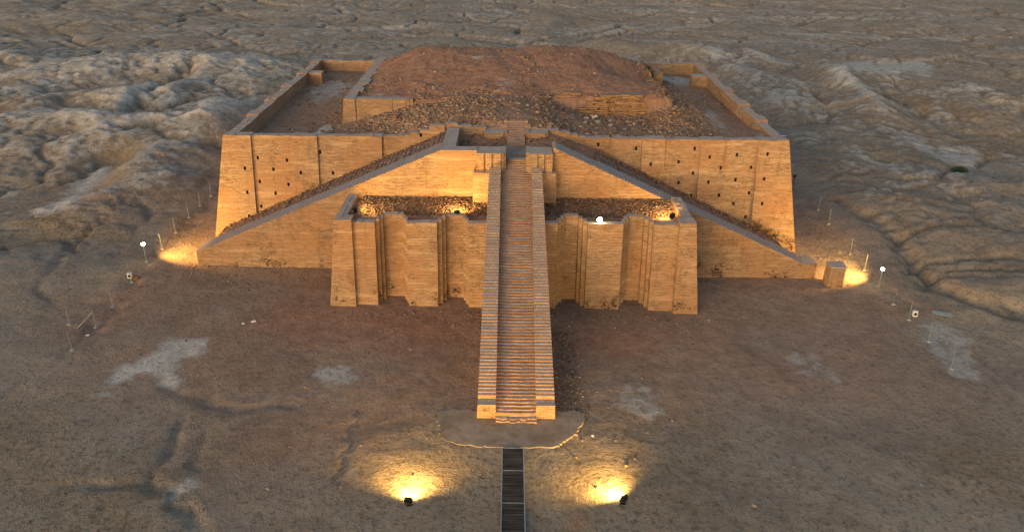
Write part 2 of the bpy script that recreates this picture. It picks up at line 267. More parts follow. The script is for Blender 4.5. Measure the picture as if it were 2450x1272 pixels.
def terr(x, y):
    z = -.012 * np.clip(x, -40, 40) + 0 * y
    inb = (1 - sm(34, 39, np.abs(x))) * (1 - sm(41, 47, y)) * sm(-60, -50, y)          # quiet ground round the building
    rough = 1 - inb
    z = z + .16 * fbm(x / 9, y / 9, 4, 1) + .05 * fbm(x / 1.6, y / 1.6, 3, 5)
    # talus against the walls
    z = z + .4 * np.exp(-((np.clip(np.abs(x) - 31.5, 0, 99)) / 1.6) ** 2) * sm(-6, 4, y) * (1 - sm(42, 46, y))
    wx = x + 5 * fbm(x / 22, y / 22, 3, 31); wy = y + 5 * fbm(x / 22, y / 22, 3, 37)
    hilly = sm(40, 52, np.abs(x)) * sm(-14, 10, y) * (1 - sm(96, 116, y - np.abs(x) * .05)) * (1 - sm(130, 160, np.abs(x)) * .5)
    zh = 0; hx = x + .35 * (wx - x) + .6 * fbm(x / 3.5, y / 3.5, 3, 55); hy = y + .35 * (wy - y) + .6 * fbm(x / 3.5, y / 3.5, 3, 58)
    for pts, w, h in HILLS:
        d = path_d(hx, hy, pts)
        zh = np.maximum(zh, 0) + h * .85 * np.exp(-(d / w) ** 1.5)
    zh = 5.5 * (1 - np.exp(-zh / 5.5))
    n = fbm(wx / 13, wy / 13, 4, 3)
    bil = 1 - np.abs(n) * 2.4
    z = z + zh + hilly * (.5 * bil + .35 * fbm(x / 4.5, y / 4.5, 4, 9))
    rl = perlin(wx / 4.2 + .5 * perlin(x / 1.7, y / 1.7, 81), wy / 3.2 + .5 * perlin(x / 1.7, y / 1.7, 83), 85); rl2 = perlin(x / 1.5, y / 1.5, 87)
    z = z - hilly * (.30 * np.exp(-(rl / .07) ** 2) + .07 * np.exp(-(rl2 / .12) ** 2) - .14 * fbm(x / 1.3, y / 1.3, 3, 89))
    # erosion channels
    g1 = perlin(wx / 16, wy / 16, 13) + .3 * perlin(x / 5, y / 5, 14); g2 = perlin(wx / 6.5 + .3 * perlin(x / 2, y / 2, 2), wy / 6.5, 19); g3 = perlin(x / 2.7, wy / 2.7, 23)
    far = rough * sm(-20, 20, y + np.abs(x) * .5)
    ch = 1.3 * np.exp(-(g1 / .05) ** 2) * (.4 + .6 * sm(-.2, .2, perlin(x / 40, y / 40, 71))) + (.6 * np.exp(-(g2 / .06) ** 2) + .12 * np.exp(-(g3 / .09) ** 2)) * (.35 + .65 * sm(-.1, .25, perlin(x / 30, y / 18, 73)))
    z = z - far * ch * .3 * (.4 + .6 * sm(44, 90, y + .3 * np.abs(x)) + .25 * hilly)
    z = z + far * (1.6 * fbm(x / 34, y / 26, 3, 41) + .15 * fbm(x / 3, y / 3, 4, 43))
    cx = x + 1.1 * fbm(x / 2.2, y / 2.2, 3, 61); cy = y + 1.1 * fbm(x / 2.2, y / 2.2, 3, 67); cs = .55 + .7 * sm(-.4, .4, fbm(x / 2.5, y / 2.5, 2, 69))
    for pts, w, dp in CUTS:
        d = path_d(cx, cy, pts); k = .45 if y.max() < -1e9 else 1
        ww = np.where(y < -22, .55, 1.) * w; z = z - cs * np.where(y < -22, .5, 1.) * dp * np.exp(-(d / ww) ** 2)
    # flat salt pans
    pan = np.exp(-(path_d(x, y, [(80, 105), (88, 101), (97, 99)]) / 8) ** 2) + np.exp(-(path_d(x, y, [(-66, 6), (-57, 14), (-58, 24)]) / 4) ** 2) + .7 * np.exp(-(path_d(x, y, [(66.5, 48), (68, 38), (68, 27)]) / 5) ** 2)
    z = z * (1 - np.clip(pan, 0, .9))
    z = z - .35 * sm(2.4, 1.4, np.abs(x)) * 0
    # keep clear of the masonry
    return z
def tint(x, y, z):
    t = np.zeros(x.shape + (3,)); nx = .6 * fbm(x / 1.5, y / 1.5, 4, 91); ny = .6 * fbm(x / 1.5, y / 1.5, 4, 97)
    for k, L in ((0, SALT), (1, RED), (2, OCHRE)):
        for pts, w, a in L:
            d = path_d(x + nx * min(w, 3), y + ny * min(w, 3), pts); t[..., k] = np.maximum(t[..., k], a * np.exp(-(d / w) ** 4 * .7 if k == 0 else -(d / w) ** 2))
    sx_ = x + 1.6 * nx; sy_ = y + 1.6 * ny
    for pg, a in SALT_POLY:
        bx = [p[0] for p in pg]; by = [p[1] for p in pg]; cc = np.nonzero((x > min(bx) - 8) & (x < max(bx) + 8) & (y > min(by) - 8) & (y < max(by) + 8))
        qx, qy = sx_[cc], sy_[cc]; ins = np.zeros(qx.shape, bool); d = 1e9
        for (x1, y1), (x2, y2) in zip(pg, pg[1:] + pg[:1]):
            if y1 != y2: ins ^= ((y1 > qy) != (y2 > qy)) & (qx < (x2 - x1) * (qy - y1) / (y2 - y1) + x1)
            d = np.minimum(d, seg_d(qx, qy, (x1, y1), (x2, y2)))
        sd = np.where(ins, d, -d); wd = .8 if max(by) < 0 else 2.4
        t[..., 0][cc] = np.maximum(t[..., 0][cc], (min(a, .82) if max(by) < 0 else a) * sm(-wd, wd, sd))
    hill = sm(40, 48, np.abs(x)) * sm(-2, 16, y)
    t[..., 0] = np.maximum(t[..., 0], hill * np.clip(.26 + .13 * (z - .8) + .8 * fbm(x / 10, y / 10, 5, 77, .6) , 0, .72))
    t[..., 0] = np.maximum(t[..., 0], sm(50, 110, y) * (.26 + .45 * fbm(x / 30, y / 16, 4, 79)))
    t[..., 1] = np.maximum(t[..., 1], (.46 + .35 * fbm(x / 7, y / 7, 4, 88)) * (1 - sm(30, 44, np.abs(x))) * (1 - sm(45, 52, y)) * sm(-38, -26, y))
    t[..., 1] *= 1 - .5 * t[..., 0]
    return t
xs = np.concatenate([-np.geomspace(1900, 205, 26), np.arange(-200, -110, .8), np.arange(-110, -50, .42), np.arange(-50, 50, .27), np.arange(50, 115, .42), np.arange(115.2, 200, .8), np.geomspace(205, 1900, 26)])
ys = np.concatenate([-np.geomspace(600, 56, 16), np.arange(-54, 4, .27), np.arange(4, 118, .36), np.arange(118, 262, .7), np.geomspace(264, 2600, 30)])
# running water: flow routed over the terrain (priority flood) carves branching gullies
import heapq
def gullies(gx, gy, it=2):
    X, Y = np.meshgrid(gx, gy); Z0 = terr(X, Y); ny, nx = Z0.shape
    wt = (1 - (1 - sm(39.5, 47, np.abs(X))) * (1 - sm(42, 50, Y))) * sm(-22, 2, Y + .25 * np.abs(X)) * (.55 + .45 * sm(92, 110, Y)); E = np.zeros_like(Z0)
    for k in range(it):
        z = (Z0 + E + .10 * fbm(X / 2.1, Y / 2.1, 3, 400 + k)).ravel().tolist(); seen = bytearray(ny * nx); par = [-1] * (ny * nx); hp_ = []; order = []
        for i in range(nx):
            for q in (i, (ny - 1) * nx + i): hp_.append((z[q], q)); seen[q] = 1
        for i in range(1, ny - 1):
            for q in (i * nx, i * nx + nx - 1): hp_.append((z[q], q)); seen[q] = 1
        heapq.heapify(hp_); nb = (1, -1, nx, -nx, nx + 1, nx - 1, -nx + 1, -nx - 1); pop = heapq.heappop; push = heapq.heappush
        while hp_:
            h, c = pop(hp_); order.append(c); cx = c % nx
            for d in nb:
                q = c + d
                if q < 0 or q >= ny * nx or seen[q] or abs(q % nx - cx) > 1: continue
                seen[q] = 1; par[q] = c; zq = z[q]; push(hp_, (zq if zq > h else h + 1e-4, q))
        A = [1.] * (ny * nx)
        for c in reversed(order):
            if par[c] >= 0: A[par[c]] += A[c]
        A = np.array(A).reshape(ny, nx); big = np.clip(np.log(A / 160.), 0, 4); sml = np.clip(np.log(A / 9.), 0, 3.4)
        def bl(a):
            for ax in (0, 1): a = (np.roll(a, 1, ax) + 2 * a + np.roll(a, -1, ax)) / 4
            return a
        E = E - wt * (.14 * sml + .30 * bl(big) + .16 * bl(bl(bl(big))))
    return E, wt * np.clip(.30 * sml + .35 * bl(big), 0, 1.2)
EX = np.arange(-190, 190.1, .66); EY = np.arange(-24, 250.1, .66); ER, EDK = gullies(EX, EY)
def terr0(x, y): return terr(x, y)
def bil_(x, y, ER=None):
    ER = globals()['ER'] if ER is None else ER
    u = np.clip((x - EX[0]) / .66, 0, len(EX) - 1.001); v = np.clip((y - EY[0]) / .66, 0, len(EY) - 1.001); i = u.astype(int); j = v.astype(int); a = u - i; b = v - j
    return (ER[j, i] * (1 - a) + ER[j, i + 1] * a) * (1 - b) + (ER[j + 1, i] * (1 - a) + ER[j + 1, i + 1] * a) * b
def terr_full(x, y):
    edge = sm(190, 175, np.abs(x)) if False else (1 - sm(175, 189, np.abs(x))) * (1 - sm(236, 249, y)) * sm(-24, -20, y)
    return terr(x, y) + edge * bil_(x, y)
X, Y = np.meshgrid(xs, ys); Z = terr_full(X, Y)
def blur(a, r):
    for ax in (0, 1):
        b = a.copy()
        for k in range(1, r + 1): b = b + np.roll(a, k, ax) + np.roll(a, -k, ax)
        a = b / (2 * r + 1)
    return a
TN = tint(X, Y, Z); hp = Z - blur(Z, 4); hl = sm(38, 46, np.abs(X)) + sm(40, 60, Y) * (np.abs(X) < 46); hl = np.clip(hl, 0, 1) * sm(-25, 5, Y)
gully_shade = .8 * bil_(X, Y, EDK) * (1 - sm(175, 189, np.abs(X))) * (1 - sm(236, 249, Y)) * sm(-24, -20, Y)  # painted shade for the gully beds, stored in the tint alpha
TN[..., 0] = np.clip(TN[..., 0] + hl * np.clip(hp * .9, -.3, .2), 0, 1.1)
gr = grid_mesh('desert_ground', xs, ys, Z, M['ground'], np.concatenate([TN, gully_shade[..., None]], -1)); tag(gr, kind='structure')
def gz(x, y): return float(terr_full(np.array([float(x)]), np.array([float(y)]))[0])

# mud plaster apron at the foot of the stair
ap = [(-5.9, -32.2), (-5.7, -33.8), (-5.4, -35.3), (-4.0, -36.1), (-1.5, -36.3), (2.8, -36.25), (3.6, -35.5), (4.4, -34.7), (4.9, -33.5), (5.3, -32.2), (4.6, -31.9), (3.0, -32.1), (-3.2, -32.1), (-4.6, -31.9)]
def jag(poly, n, a):
    out = []
    for p, q in zip(poly, poly[1:] + poly[:1]):
        for i in range(n):
            t = i / n; out.append((p[0] + (q[0] - p[0]) * t + random.uniform(-a, a), p[1] + (q[1] - p[1]) * t + random.uniform(-a, a)))
    return out
apj = jag(ap, 7, .13)
mb = MB(); mb.prism([(x, y, .10) for x, y in apj], [(x, y, -.7) for x, y in apj])
M['apron'] = plaster('dried_mud', (.29, .245, .21), (.19, .145, .105), (.13, .095, .065), .55, False)
tag(mb.build('mud_apron', M['apron']), kind='structure')

# ------------------------------------------------------------------ ziggurat
zig = empty('ziggurat')
tag(zig, 'huge stepped mud brick ziggurat with three long staircases meeting at a gate', 'ziggurat')
K = .164; HT = 11.92
def wall_top(x):
    return HT
# -- main terrace front wall, two halves, with shallow buttresses
def front_wall(segs):
    m = MB()
    for x0, x1, yf, zt, th in segs:
        kl = K if x0 < -31 else 0; kr = K if x1 > 29 else 0
        h = zt + 1.5
        m.block(x0, x1, yf, yf + th, -1.5, zt, kf=K, kl=kl, kr=kr)
    return m
Lsegs = [(-31.62, -28.63, 0, HT, 1.35), (-28.63, -24.07, .22, HT - .06, 1.), (-24.07, -21.45, 0, HT, 1.3), (-21.45, -16.99, .22, HT - .06, 1.), (-16.99, -14.47, 0, HT + .03, 1.25),
         (-14.47, -12.6, .3, HT - .03, .8), (-12.6, -11.4, .3, HT + .12, .8), (-11.4, -10.3, .3, HT + .38, .8), (-10.3, -9.3, 0.05, HT + .78, .9), (-9.3, -7.62, 0.05, 13.2, .9), (-7.62, -6.2, .35, 13.35, .8), (-6.2, -4.8, .35, 13.1, .8), (-4.8, -3.2, .35, 12.95, .8)]
Rsegs = [(3.3, 4.6, .35, 12.75, .8), (4.6, 5.8, .35, 12.55, .8), (5.8, 6.7, .35, 12.25, .8), (6.7, 7.53, .35, 12.05, .9), (7.53, 10.08, .2, HT + .02, 1.), (10.08, 13.58, .32, HT - .05, .9), (13.58, 16.09, 0, HT + .03, 1.3),
         (16.09, 19.9, .22, HT - .06, 1.), (19.9, 22.54, 0, HT + .02, 1.3), (22.54, 26.12, .22, HT - .04, 1.), (26.12, 29.34, 0, HT + .03, 1.35)]
HOLES = [(-28.09, 9.53), (-29.5, 8.43), (-24.92, 9.29), (-26.46, 8.28), (-28.07, 6.94), (-29.45, 5.82), (-26.42, 5.67), (-28.1, 4.22), (-29.48, 3.17), (-21.25, 10.22), (-23.41, 8.04), (-24.92, 6.65), (-23.48, 5.47), (-19.95, 7.94), (-21.25, 6.5), (-10.22, 12.2), (-8.02, 12.35), (-4.43, 12.2),
 (5.3, 11.45), (8.9, 11.32), (13.01, 10.92), (14.62, 9.33), (11.48, 9.29), (19.31, 10.98), (17.68, 9.54), (19.33, 8.34), (17.84, 7.28), (19.29, 5.9), (20.95, 10.15), (22.24, 9.02), (23.93, 10.36), (25.59, 9.03), (27.15, 10.53), (27.06, 7.87), (21.04, 7.45), (24.02, 7.66), (22.29, 6.04), (25.63, 6.26), (21.11, 4.83), (24.03, 5.05), (27.11, 5.17), (25.49, 3.6), (27.18, 2.63)]
def cut_walls(segs, name, sx):
    """one piece per buttress bay, with square drain holes really cut into it"""
    m = front_wall(segs); o = m.build(name, BT, zig)
    cut = MB(); hs = []
    for hx, hz in HOLES:
        if (hx < 0) != (sx < 0): continue
        yf = next(s[2] for s in segs if s[0] <= hx <= s[1]) - K * (next(s[3] for s in segs if s[0] <= hx <= s[1]) - hz)
        w, h = .13, .19
        cut.block(hx - w, hx + w, yf - .4, yf + .55, hz - h, hz + h); hs.append((hx, hz, yf, w, h))
    c = cut.build('cutter', M['hole'])
    md = o.modifiers.new('b', 'BOOLEAN'); md.operation = 'DIFFERENCE'; md.solver = 'EXACT'; md.object = c; md.use_self = True
    dg = bpy.context.evaluated_depsgraph_get(); dg.update()
    me = bpy.data.meshes.new_from_object(o.evaluated_get(dg)); o.modifiers.clear()
    old = o.data; o.data = me; bpy.data.objects.remove(c)
    for p in me.polygons: p.material_index = 1 if p.normal.z > .7 and p.center.z > 11.5 else 0
    for hx, hz, yf, w, h in hs:
        g = MB(); d = .5; y0 = yf + .05 ; e = .012
        for a in ((hx - w, hx - w + e, hz - h, hz + h), (hx + w - e, hx + w, hz - h, hz + h), (hx - w + e, hx + w - e, hz - h, hz - h + e), (hx - w + e, hx + w - e, hz + h - e, hz + h)):
            g.block(a[0], a[1], y0, yf + d, a[2], a[3])
        g.block(hx - w, hx + w, yf + d, yf + d + .03, hz - h, hz + h)
        g.build('drain_hole', M['hole'], o)
    return o
cut_walls(Lsegs, 'front_wall', -1); cut_walls(Rsegs, 'front_wall', 1)
# -- side and back walls of the terrace
D = 42.5
m = MB(); m.block(-31.45, -30.35, 1.35, D - .8, -1.5, HT - .08, kl=K)
for y0, y1 in ((8.6, 10.8), (15.8, 18.), (23.6, 25.6), (31.6, 34.4), (39.6, D)): m.block(-31.75, -30.3, y0, y1, -1.5, HT + .05, kl=K)
m.build('side_wall', BT, zig)
m = MB(); m.block(28.1, 29.15, 1.35, D - .8, -1.5, HT - .08, kr=K)
for y0, y1 in ((8.2, 10.6), (15.6, 17.9), (23.4, 25.4), (31.8, 34.2), (39.8, D)): m.block(28.05, 29.5, y0, y1, -1.5, HT + .05, kr=K)
m.build('side_wall', BT, zig)
m = MB(); m.block(-30.3, 28.05, D - 1., D - .1, -1.5, HT - .08, kb=K)
for x0, x1 in ((-30.3, -27), (-22.6, -19.4), (20, 22), (25, 28.05)): m.block(x0, x1, D - 1.1, D + .1, -1.5, HT + .05, kb=K)
m.build('back_wall', BT, zig)
for x0, x1 in ((-30.4, -28.3), (25.9, 28.1)):
    MB().block(x0, x1, 32.3, 34.1, 9.5, HT + .0).build('return_wall', BT, zig)

# -- stair helper: rows of individually uneven treads
def treads(m, axis, a0, a1, t0, t1, z0, slope, run=.285, brick=.5, j=.012, jy=.018, depth=.5, jz_step=0.):
    n = int(round(abs(a1 - a0) / run)); d = 1 if a1 > a0 else -1
    for i in range(n):
        a = a0 + d * run * i; z = z0 + slope * run * (i + 1) + random.uniform(-jz_step, jz_step); t = t0 + random.uniform(-.1, 0)
        while t < t1:
            w = brick * random.uniform(.6, 1.3); e = min(t + w, t1); t_ = max(t, t0)
            zz = z + random.uniform(-j, j) - (.035 * (1 - abs((t_ + e - t0 - t1) / (t1 - t0))) if axis == 'y' else 0); aa = a + d * random.uniform(-jy, jy); ab = a + d * (run + .06)
            lo, hi = sorted((aa, ab))
            if axis == 'y': m.block(t_, e, lo, hi, zz - depth, zz, j=j * .5)
            else: m.block(lo, hi, t_, e, zz - depth, zz, j=j * .5)
            t = e
SL = .44
central = empty('central_staircase'); central.parent = zig
m = MB(); treads(m, 'y', -33.0, -7.2, -1.5, 1.5, .50, SL, brick=.6, j=.014, jy=.02)
treads(m, 'y', -33.55, -33.0, -1.5, 1.55, .12, .44, run=.26, brick=.45, j=.05, jy=.07)
m.block(-1.5, 1.5, -33.3, -7, -1.5, -.2); m.build('steps', ST, central)
def parapet(sx, x_in, o0, o1):
    m = MB(); run = .285; y = -33.; z = 1.3
    def xo(y): return sx * (o0 + (o1 - o0) * (y + 33) / 24)
    def seg(ya, yb, zt):
        a, b_ = xo(ya), xo(yb); i = sx * x_in; jj = random.uniform(-.012, .012)
        bt = .04 * (zt + 1)
        P_ = lambda x, y_, z_: (x, y_, z_)
        m.add([P_(i, ya, -1), P_(a + sx * bt, ya, -1), P_(b_ + sx * bt, yb, -1), P_(i, yb, -1), P_(i, ya, zt + jj), P_(a, ya, zt + jj), P_(b_, yb, zt + jj + .035), P_(i, yb, zt + jj + .035)],
              [(3, 2, 1, 0), (4, 5, 6, 7), (0, 1, 5, 4), (1, 2, 6, 5), (2, 3, 7, 6), (3, 0, 4, 7)])
    seg(y, y + .75, z); y += .75; z += .12 + .75 * SL * .55
    while y < -9.2:
        zt = 1.3 + SL * (y + 33) + .03
        seg(y, min(y + run, -9.1), zt); y += run
    m.build('parapet', BT, central)
parapet(-1, 1.5, 2.86, 2.62); parapet(1, 1.5, 2.90, 2.46)
M['stair_brick']; 
m = MB(); treads(m, 'y', -2.5, 1.6, -.93, .93, 11.95, .36, run=.3, brick=.5, j=.03, jy=.03, depth=.6); m.build('upper_steps', ST, central)
m = MB(); m.block(-1.1, 1.1, -7.25, -2.3, 10.5, 11.93); m.build('landing', [M['stair_brick'], M['dark_tread']], central); MB().block(-.9, 1.0, -7.5, -6.85, 11.2, 12.0).build('top_step', ST, central)

# -- gate towers
def gate(sx, big_in, out, base_out):
    g = empty('gate_tower'); g.parent = zig
    def X_(a, b): return tuple(sorted((sx * a, sx * b)))
    m = MB()
    a, b_ = X_(big_in, out); m.block(a, b_, -9.0, -6.75, 7.5, 13.1)
    m.build('tower_core', BT, g)
    m = MB(); w = (out - big_in)
    for f0, f1 in ((0., .3), (.38, .62), (.7, 1.)):
        a, b_ = X_(big_in + w * f0 + .003, big_in + w * f1); m.block(a, b_, -9.17, -8.99, 9.5, 13.13)
    m.build('pilaster', BT, g)
    m = MB(); a, b_ = X_(big_in - .46, big_in); m.block(a, b_, -8.75, -6.5, 9.5, 13.08)
    a, b_ = X_(big_in - .25, big_in - .003); m.block(a, b_, -8.98, -8.5, 9.5, 13.12); m.build('gate_jamb', BT, g)
    m = MB(); a, b_ = X_(2.5, base_out); m.block(a, b_, -9.45, -8.0, 7.2, 11.25, kf=.06, kl=.03, kr=.03); m.build('buttress', BT, g)
gate(-1, 1.5, 3.85, 4.15); gate(1, 1.4, 3.48, 3.85)
def upper_gate(sx):
    g = empty('upper_gate_tower'); g.parent = zig
    def X_(a, b): return tuple(sorted((sx * a, sx * b)))
    m = MB()
    for a, b_, y0, y1, z in ((1.35, 3.15, -.95, .7, 12.78), (3.15, 3.4, -.75, .8, 12.8), (.93, 1.35, -.7, .5, 12.9), (.93, 1.6, .5, 1.2, 13.25), (.93, 1.3, 1.2, 1.7, 13.55), (1.6, 2.3, .7, 1.1, 12.95), (2.3, 3.2, .7, .95, 12.84)):
        p, q = X_(a, b_); m.block(p, q, y0, y1, 10.5, z, j=.02)
    m.build('tower_core', BT, g)
upper_gate(-1); upper_gate(1)

# -- side staircases along the front
def side_stair(sx, xend, zend, xtop, ztop, slope):
    g = empty('side_staircase'); g.parent = zig
    m = MB(); run = .3; n = int((xend - xtop) / run); mt = MB()
    for i in range(n):
        xa = xend - run * i; xb = xend - run * (i + 1); z = zend + slope * run * (i + .5) + random.uniform(-.012, .012)
        p, q = sorted((sx * xa, sx * xb)); m.block(p, q, -8.3, -6.0, -1.8, z)
    if sx > 0: m.block(29.65, 31.2, -8.33, -6.6, -1.8, 1.36); m.block(30.2, 31.0, -6.6, -5.8, -1.8, 1.2, j=.05)
    else:
        m.block(-7.455, -3.86, -8.3, -7., 7, 13.16)
        m.block(-7.35, -6.0, -7., -.2, 9, 13.1)
    m.build('parapet_wall', BT, g)
    xt = 7.4 if sx < 0 else 8.4; za = zend - .28
    m = MB(); treads(m, 'x', sx * (xend - .3), sx * xt, -6.0, -4.4, za, slope, run=.3, brick=.55, j=.015); 
    m.build('steps', [M['stair_brick'], M['coping']], g)
    m = MB(); treads(m, 'x', sx * (xend - .8), sx * xt, -4.4, -.2, za + .1, slope, run=.3, brick=.42, j=.04, jy=.06, jz_step=.03); 
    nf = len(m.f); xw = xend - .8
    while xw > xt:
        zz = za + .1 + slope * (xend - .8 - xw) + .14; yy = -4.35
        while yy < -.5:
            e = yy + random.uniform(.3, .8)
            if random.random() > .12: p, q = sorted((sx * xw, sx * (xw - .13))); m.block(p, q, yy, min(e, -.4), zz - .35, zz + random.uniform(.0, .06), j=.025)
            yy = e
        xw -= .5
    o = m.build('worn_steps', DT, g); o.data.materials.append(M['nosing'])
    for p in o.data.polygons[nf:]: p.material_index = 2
    m = MB(); h0 = za + slope * .5   # solid masonry under the treads
    p = [(sx * (xend - .35), -5.98, za - .25), (sx * xt, -5.98, za + slope * (xend - xt) - .3), (sx * xt, -.1, za + slope * (xend - xt) - .2), (sx * (xend - .85), -.1, za - .2)]
    m.prism(p, [(a, b_, -1.7) for a, b_, c in p]); m.build('stair_core', M['old_brick'], g)
side_stair(-1, 32.95, 1.98, 7.2, 13.1, .437)
side_stair(1, 29.65, 1.42, 3.5, 13.3, .463)

# -- bastions
def bastion(sx, tower, prof, inner, ground):
    g = empty('bastion'); g.parent = zig
    m = MB(); kb = .1; x0, x1 = tower
    if sx < 0: m.block(x0, x1, -15.4, -14.05, -1.5, 8.64, kf=kb, kl=kb)
    else: m.block(x0, x1, -15.4, -14.05, -1.5, 8.64, kf=kb, kr=kb)
    m.build('corner_tower', BT, g)
    m = MB()
    out = prof; th = .7
    top = [(x, y, 8.3) for x, y in out] + [(x, y + th, 8.3) for x, y in reversed(out)]
    bot = [(x, y - kb * 9.8, -1.5) for x, y in out] + [(x, y + th, -1.5) for x, y in reversed(out)]
    # split into convex pieces: one per run
    for (xa, ya), (xb, yb) in zip(out[:-1], out[1:]):
        if abs(xb - xa) > 1e-6: m.block(xa, xb, ya, max(ya + th, -12.6 if False else ya + th), -1.5, 8.3, kf=kb)
    for i in range(1, len(out) - 1):                                        # fill behind each reveal so that the ribbon has no gaps
        pass
    m.build('niched_wall', BT, g)
    m = MB()
    if sx < 0: m.block(x0 + .02, x0 + .95, -14.05, -8.3, -1.5, 8.5, kl=kb)
    else: m.block(x1 - .95, x1 - .02, -14.05, -8.3, -1.5, 8.5, kr=kb)
    m.build('side_wall', BT, g)
    nx = 100; xa, xb = (x0 + .8, -2.7) if sx < 0 else (2.7, x1 - .8); xg = np.linspace(xa, xb, nx); yg = np.linspace(-14.9, -8.0, 55); X, Y = np.meshgrid(xg, yg)
    prx = np.array([p[0] for p in prof]); 
    Z = 7.75 + .45 * sm(-13, -8.5, Y) + .28 * fbm(X / 1.6, Y / 1.6, 4, 101) + .08 * fbm(X / .35, Y / .35, 2, 103)
    yfront = np.full(nx, -14.5)
    for i, xx in enumerate(xg):
        for (pa, ya), (pb, yb) in zip(prof[:-1], prof[1:]):
            if pa <= xx <= pb: yfront[i] = ya + .35
    Y2 = np.maximum(Y, yfront[None, :])
    T = np.zeros(X.shape + (3,)); T[..., 1] = .35
    me = grid_mesh('earth_fill', xg, yg, Z, M['mound'], T, g); co = np.stack([X, Y2, Z], -1).reshape(-1, 3).astype(np.float32); me.data.vertices.foreach_set('co', co.ravel()); me.data.update()
    return g
def niche_prof(xs_, yf, dep):
    d = dep / 3; y = [yf, yf + d, yf + 2 * d, yf + dep]; out = []
    # xs_: wall start, reveal x3, niche end, reveal x3 ...
    seq = [0, 1, 2, 3, 2, 1, 0, 1, 2, 3, 2, 1, 0]
    for k, s in enumerate(seq):
        out.append((xs_[k], y[s])); out.append((xs_[k + 1], y[s]))
    return out
PL = niche_prof([-15.1, -13.01, -12.7, -12.43, -10.59, -10.32, -10.09, -7.28, -6.9, -6.59, -4.94, -4.67, -4.41, -2.7], -15.05, 1.9)
PR = niche_prof([2.5, 3.84, 4.14, 4.49, 5.87, 6.2, 6.6, 9.85, 10.11, 10.46, 11.99, 12.37, 12.67, 15.0], -14.95, 1.9)
def fix(P):  # three-step reveals: wall | step | step | niche | step | step | wall
    return P
bL = bastion(-1, (-16.66, -15.05), PL, None, .15); bR = bastion(1, (14.93, 16.41), PR, None, -.15)

# -- loose coping course: uneven mud-plastered bricks along every wall top
def course(parent, runs):
    m = MB()
    for x0, x1, y0, y1, z in runs:
        lx = (x1 - x0) > (y1 - y0); a, e = (x0, x1) if lx else (y0, y1); c0, c1 = (y0, y1) if lx else (x0, x1); nrow = max(1, int(round((c1 - c0) / .55)))
        for r in range(nrow):
            p = a; w0 = c0 + (c1 - c0) * r / nrow; w1 = c0 + (c1 - c0) * (r + 1) / nrow
            while p < e - .05:
                q = min(p + random.uniform(.35, 1.1), e)
                if True:
                    u0 = w0 + random.uniform(-.035, .03); u1 = w1 + random.uniform(-.03, .035); h = random.choice((.012, .03, .045, .06, .075, .085)) + random.uniform(-.006, .006)
                    if lx: m.block(p, q, u0, u1, z - .06, z + h, j=.014)
                    else: m.block(u0, u1, p, q, z - .06, z + h, j=.014)
                p = q
    return m.build('coping', BT, parent)
course(zig, [(a, b_, yf, yf + th, zt) for a, b_, yf, zt, th in Lsegs]); course(zig, [(a, b_, yf, yf + th, zt) for a, b_, yf, zt, th in Rsegs])
course(zig, [(-31.45, -30.35, 1.4, D - .8, HT - .08)] + [(-31.75, -30.3, a, b_, HT + .05) for a, b_ in ((8.6, 10.8), (15.8, 18.), (23.6, 25.6), (31.6, 34.4), (39.6, D))])
course(zig, [(28.1, 29.15, 1.4, D - .8, HT - .08)] + [(28.05, 29.5, a, b_, HT + .05) for a, b_ in ((8.2, 10.6), (15.6, 17.9), (23.4, 25.4), (31.8, 34.2), (39.8, D))])
course(zig, [(-30.3, 28.05, D - 1., D - .1, HT - .08)])
course(bL, [(-16.66, -15.05, -15.4, -14.05, 8.64), (-16.64, -15.71, -14.05, -8.4, 8.5)] + [(a[0], b_[0], a[1], a[1] + .7, 8.3) for a, b_ in zip(PL[:-1], PL[1:]) if b_[0] > a[0]])
course(bR, [(14.93, 16.41, -15.4, -14.05, 8.64), (15.46, 16.39, -14.05, -8.4, 8.5)] + [(a[0], b_[0], a[1], a[1] + .7, 8.3) for a, b_ in zip(PR[:-1], PR[1:]) if b_[0] > a[0]])

# -- second stage remains
g2 = empty('second_stage'); g2.parent = zig
m = MB(); kk = .07
m.block(-20.6, -19.2, 10.5, 11.9, 9, 13.5, kf=kk, kl=kk); m.block(-19.2, -14.8, 10.66, 11.85, 9, 13.44, kf=kk); m.block(-14.8, -13.1, 10.74, 11.8, 9, 13.46, kf=kk, j=.02)
for x0, x1, zb in ((-13.1, -12.7, 10), (-12.7, -12.3, 12)): m.block(x0, x1, 10.76, 11.6, zb, 13.42, j=.04)
m.build('front_wall', BT, g2)
m = MB(); y = 11.9
while y < 37:
    e = min(y + random.uniform(.8, 2.), 37); m.block(-20.55 + random.uniform(-.05, .05), -19.15 + random.uniform(-.3, .3), y, e, 9, 13.46 + random.uniform(-.07, .05), kl=kk); y = e
m.build('side_wall', BT, g2)
m = MB(); x = -19.
while x < -15.5: e = x + random.uniform(.6, 1.1); m.block(x, e, 35.9 + random.uniform(-.3, .2), 37.2, 10, 13.5 + random.uniform(-.1, .05)); x = e
m.build('back_wall', BT, g2)
m = MB(); m.block(16.7, 18.3, 32.6, 37.1, 10, 13.72, j=.05); m.block(12.5, 16.7, 36.2, 37.1, 10, 13.9, j=.03); m.build('back_wall', BT, g2)
m = MB()
for i in range(9):
    y = 27.2 + i * .8; m.block(19.55 + random.uniform(-.3, .25), 20.7 + random.uniform(-.2, .2), y, y + .8, 9.5, 13.25 + random.uniform(-.35, .15), j=.08)
m.build('broken_wall', DT, g2)
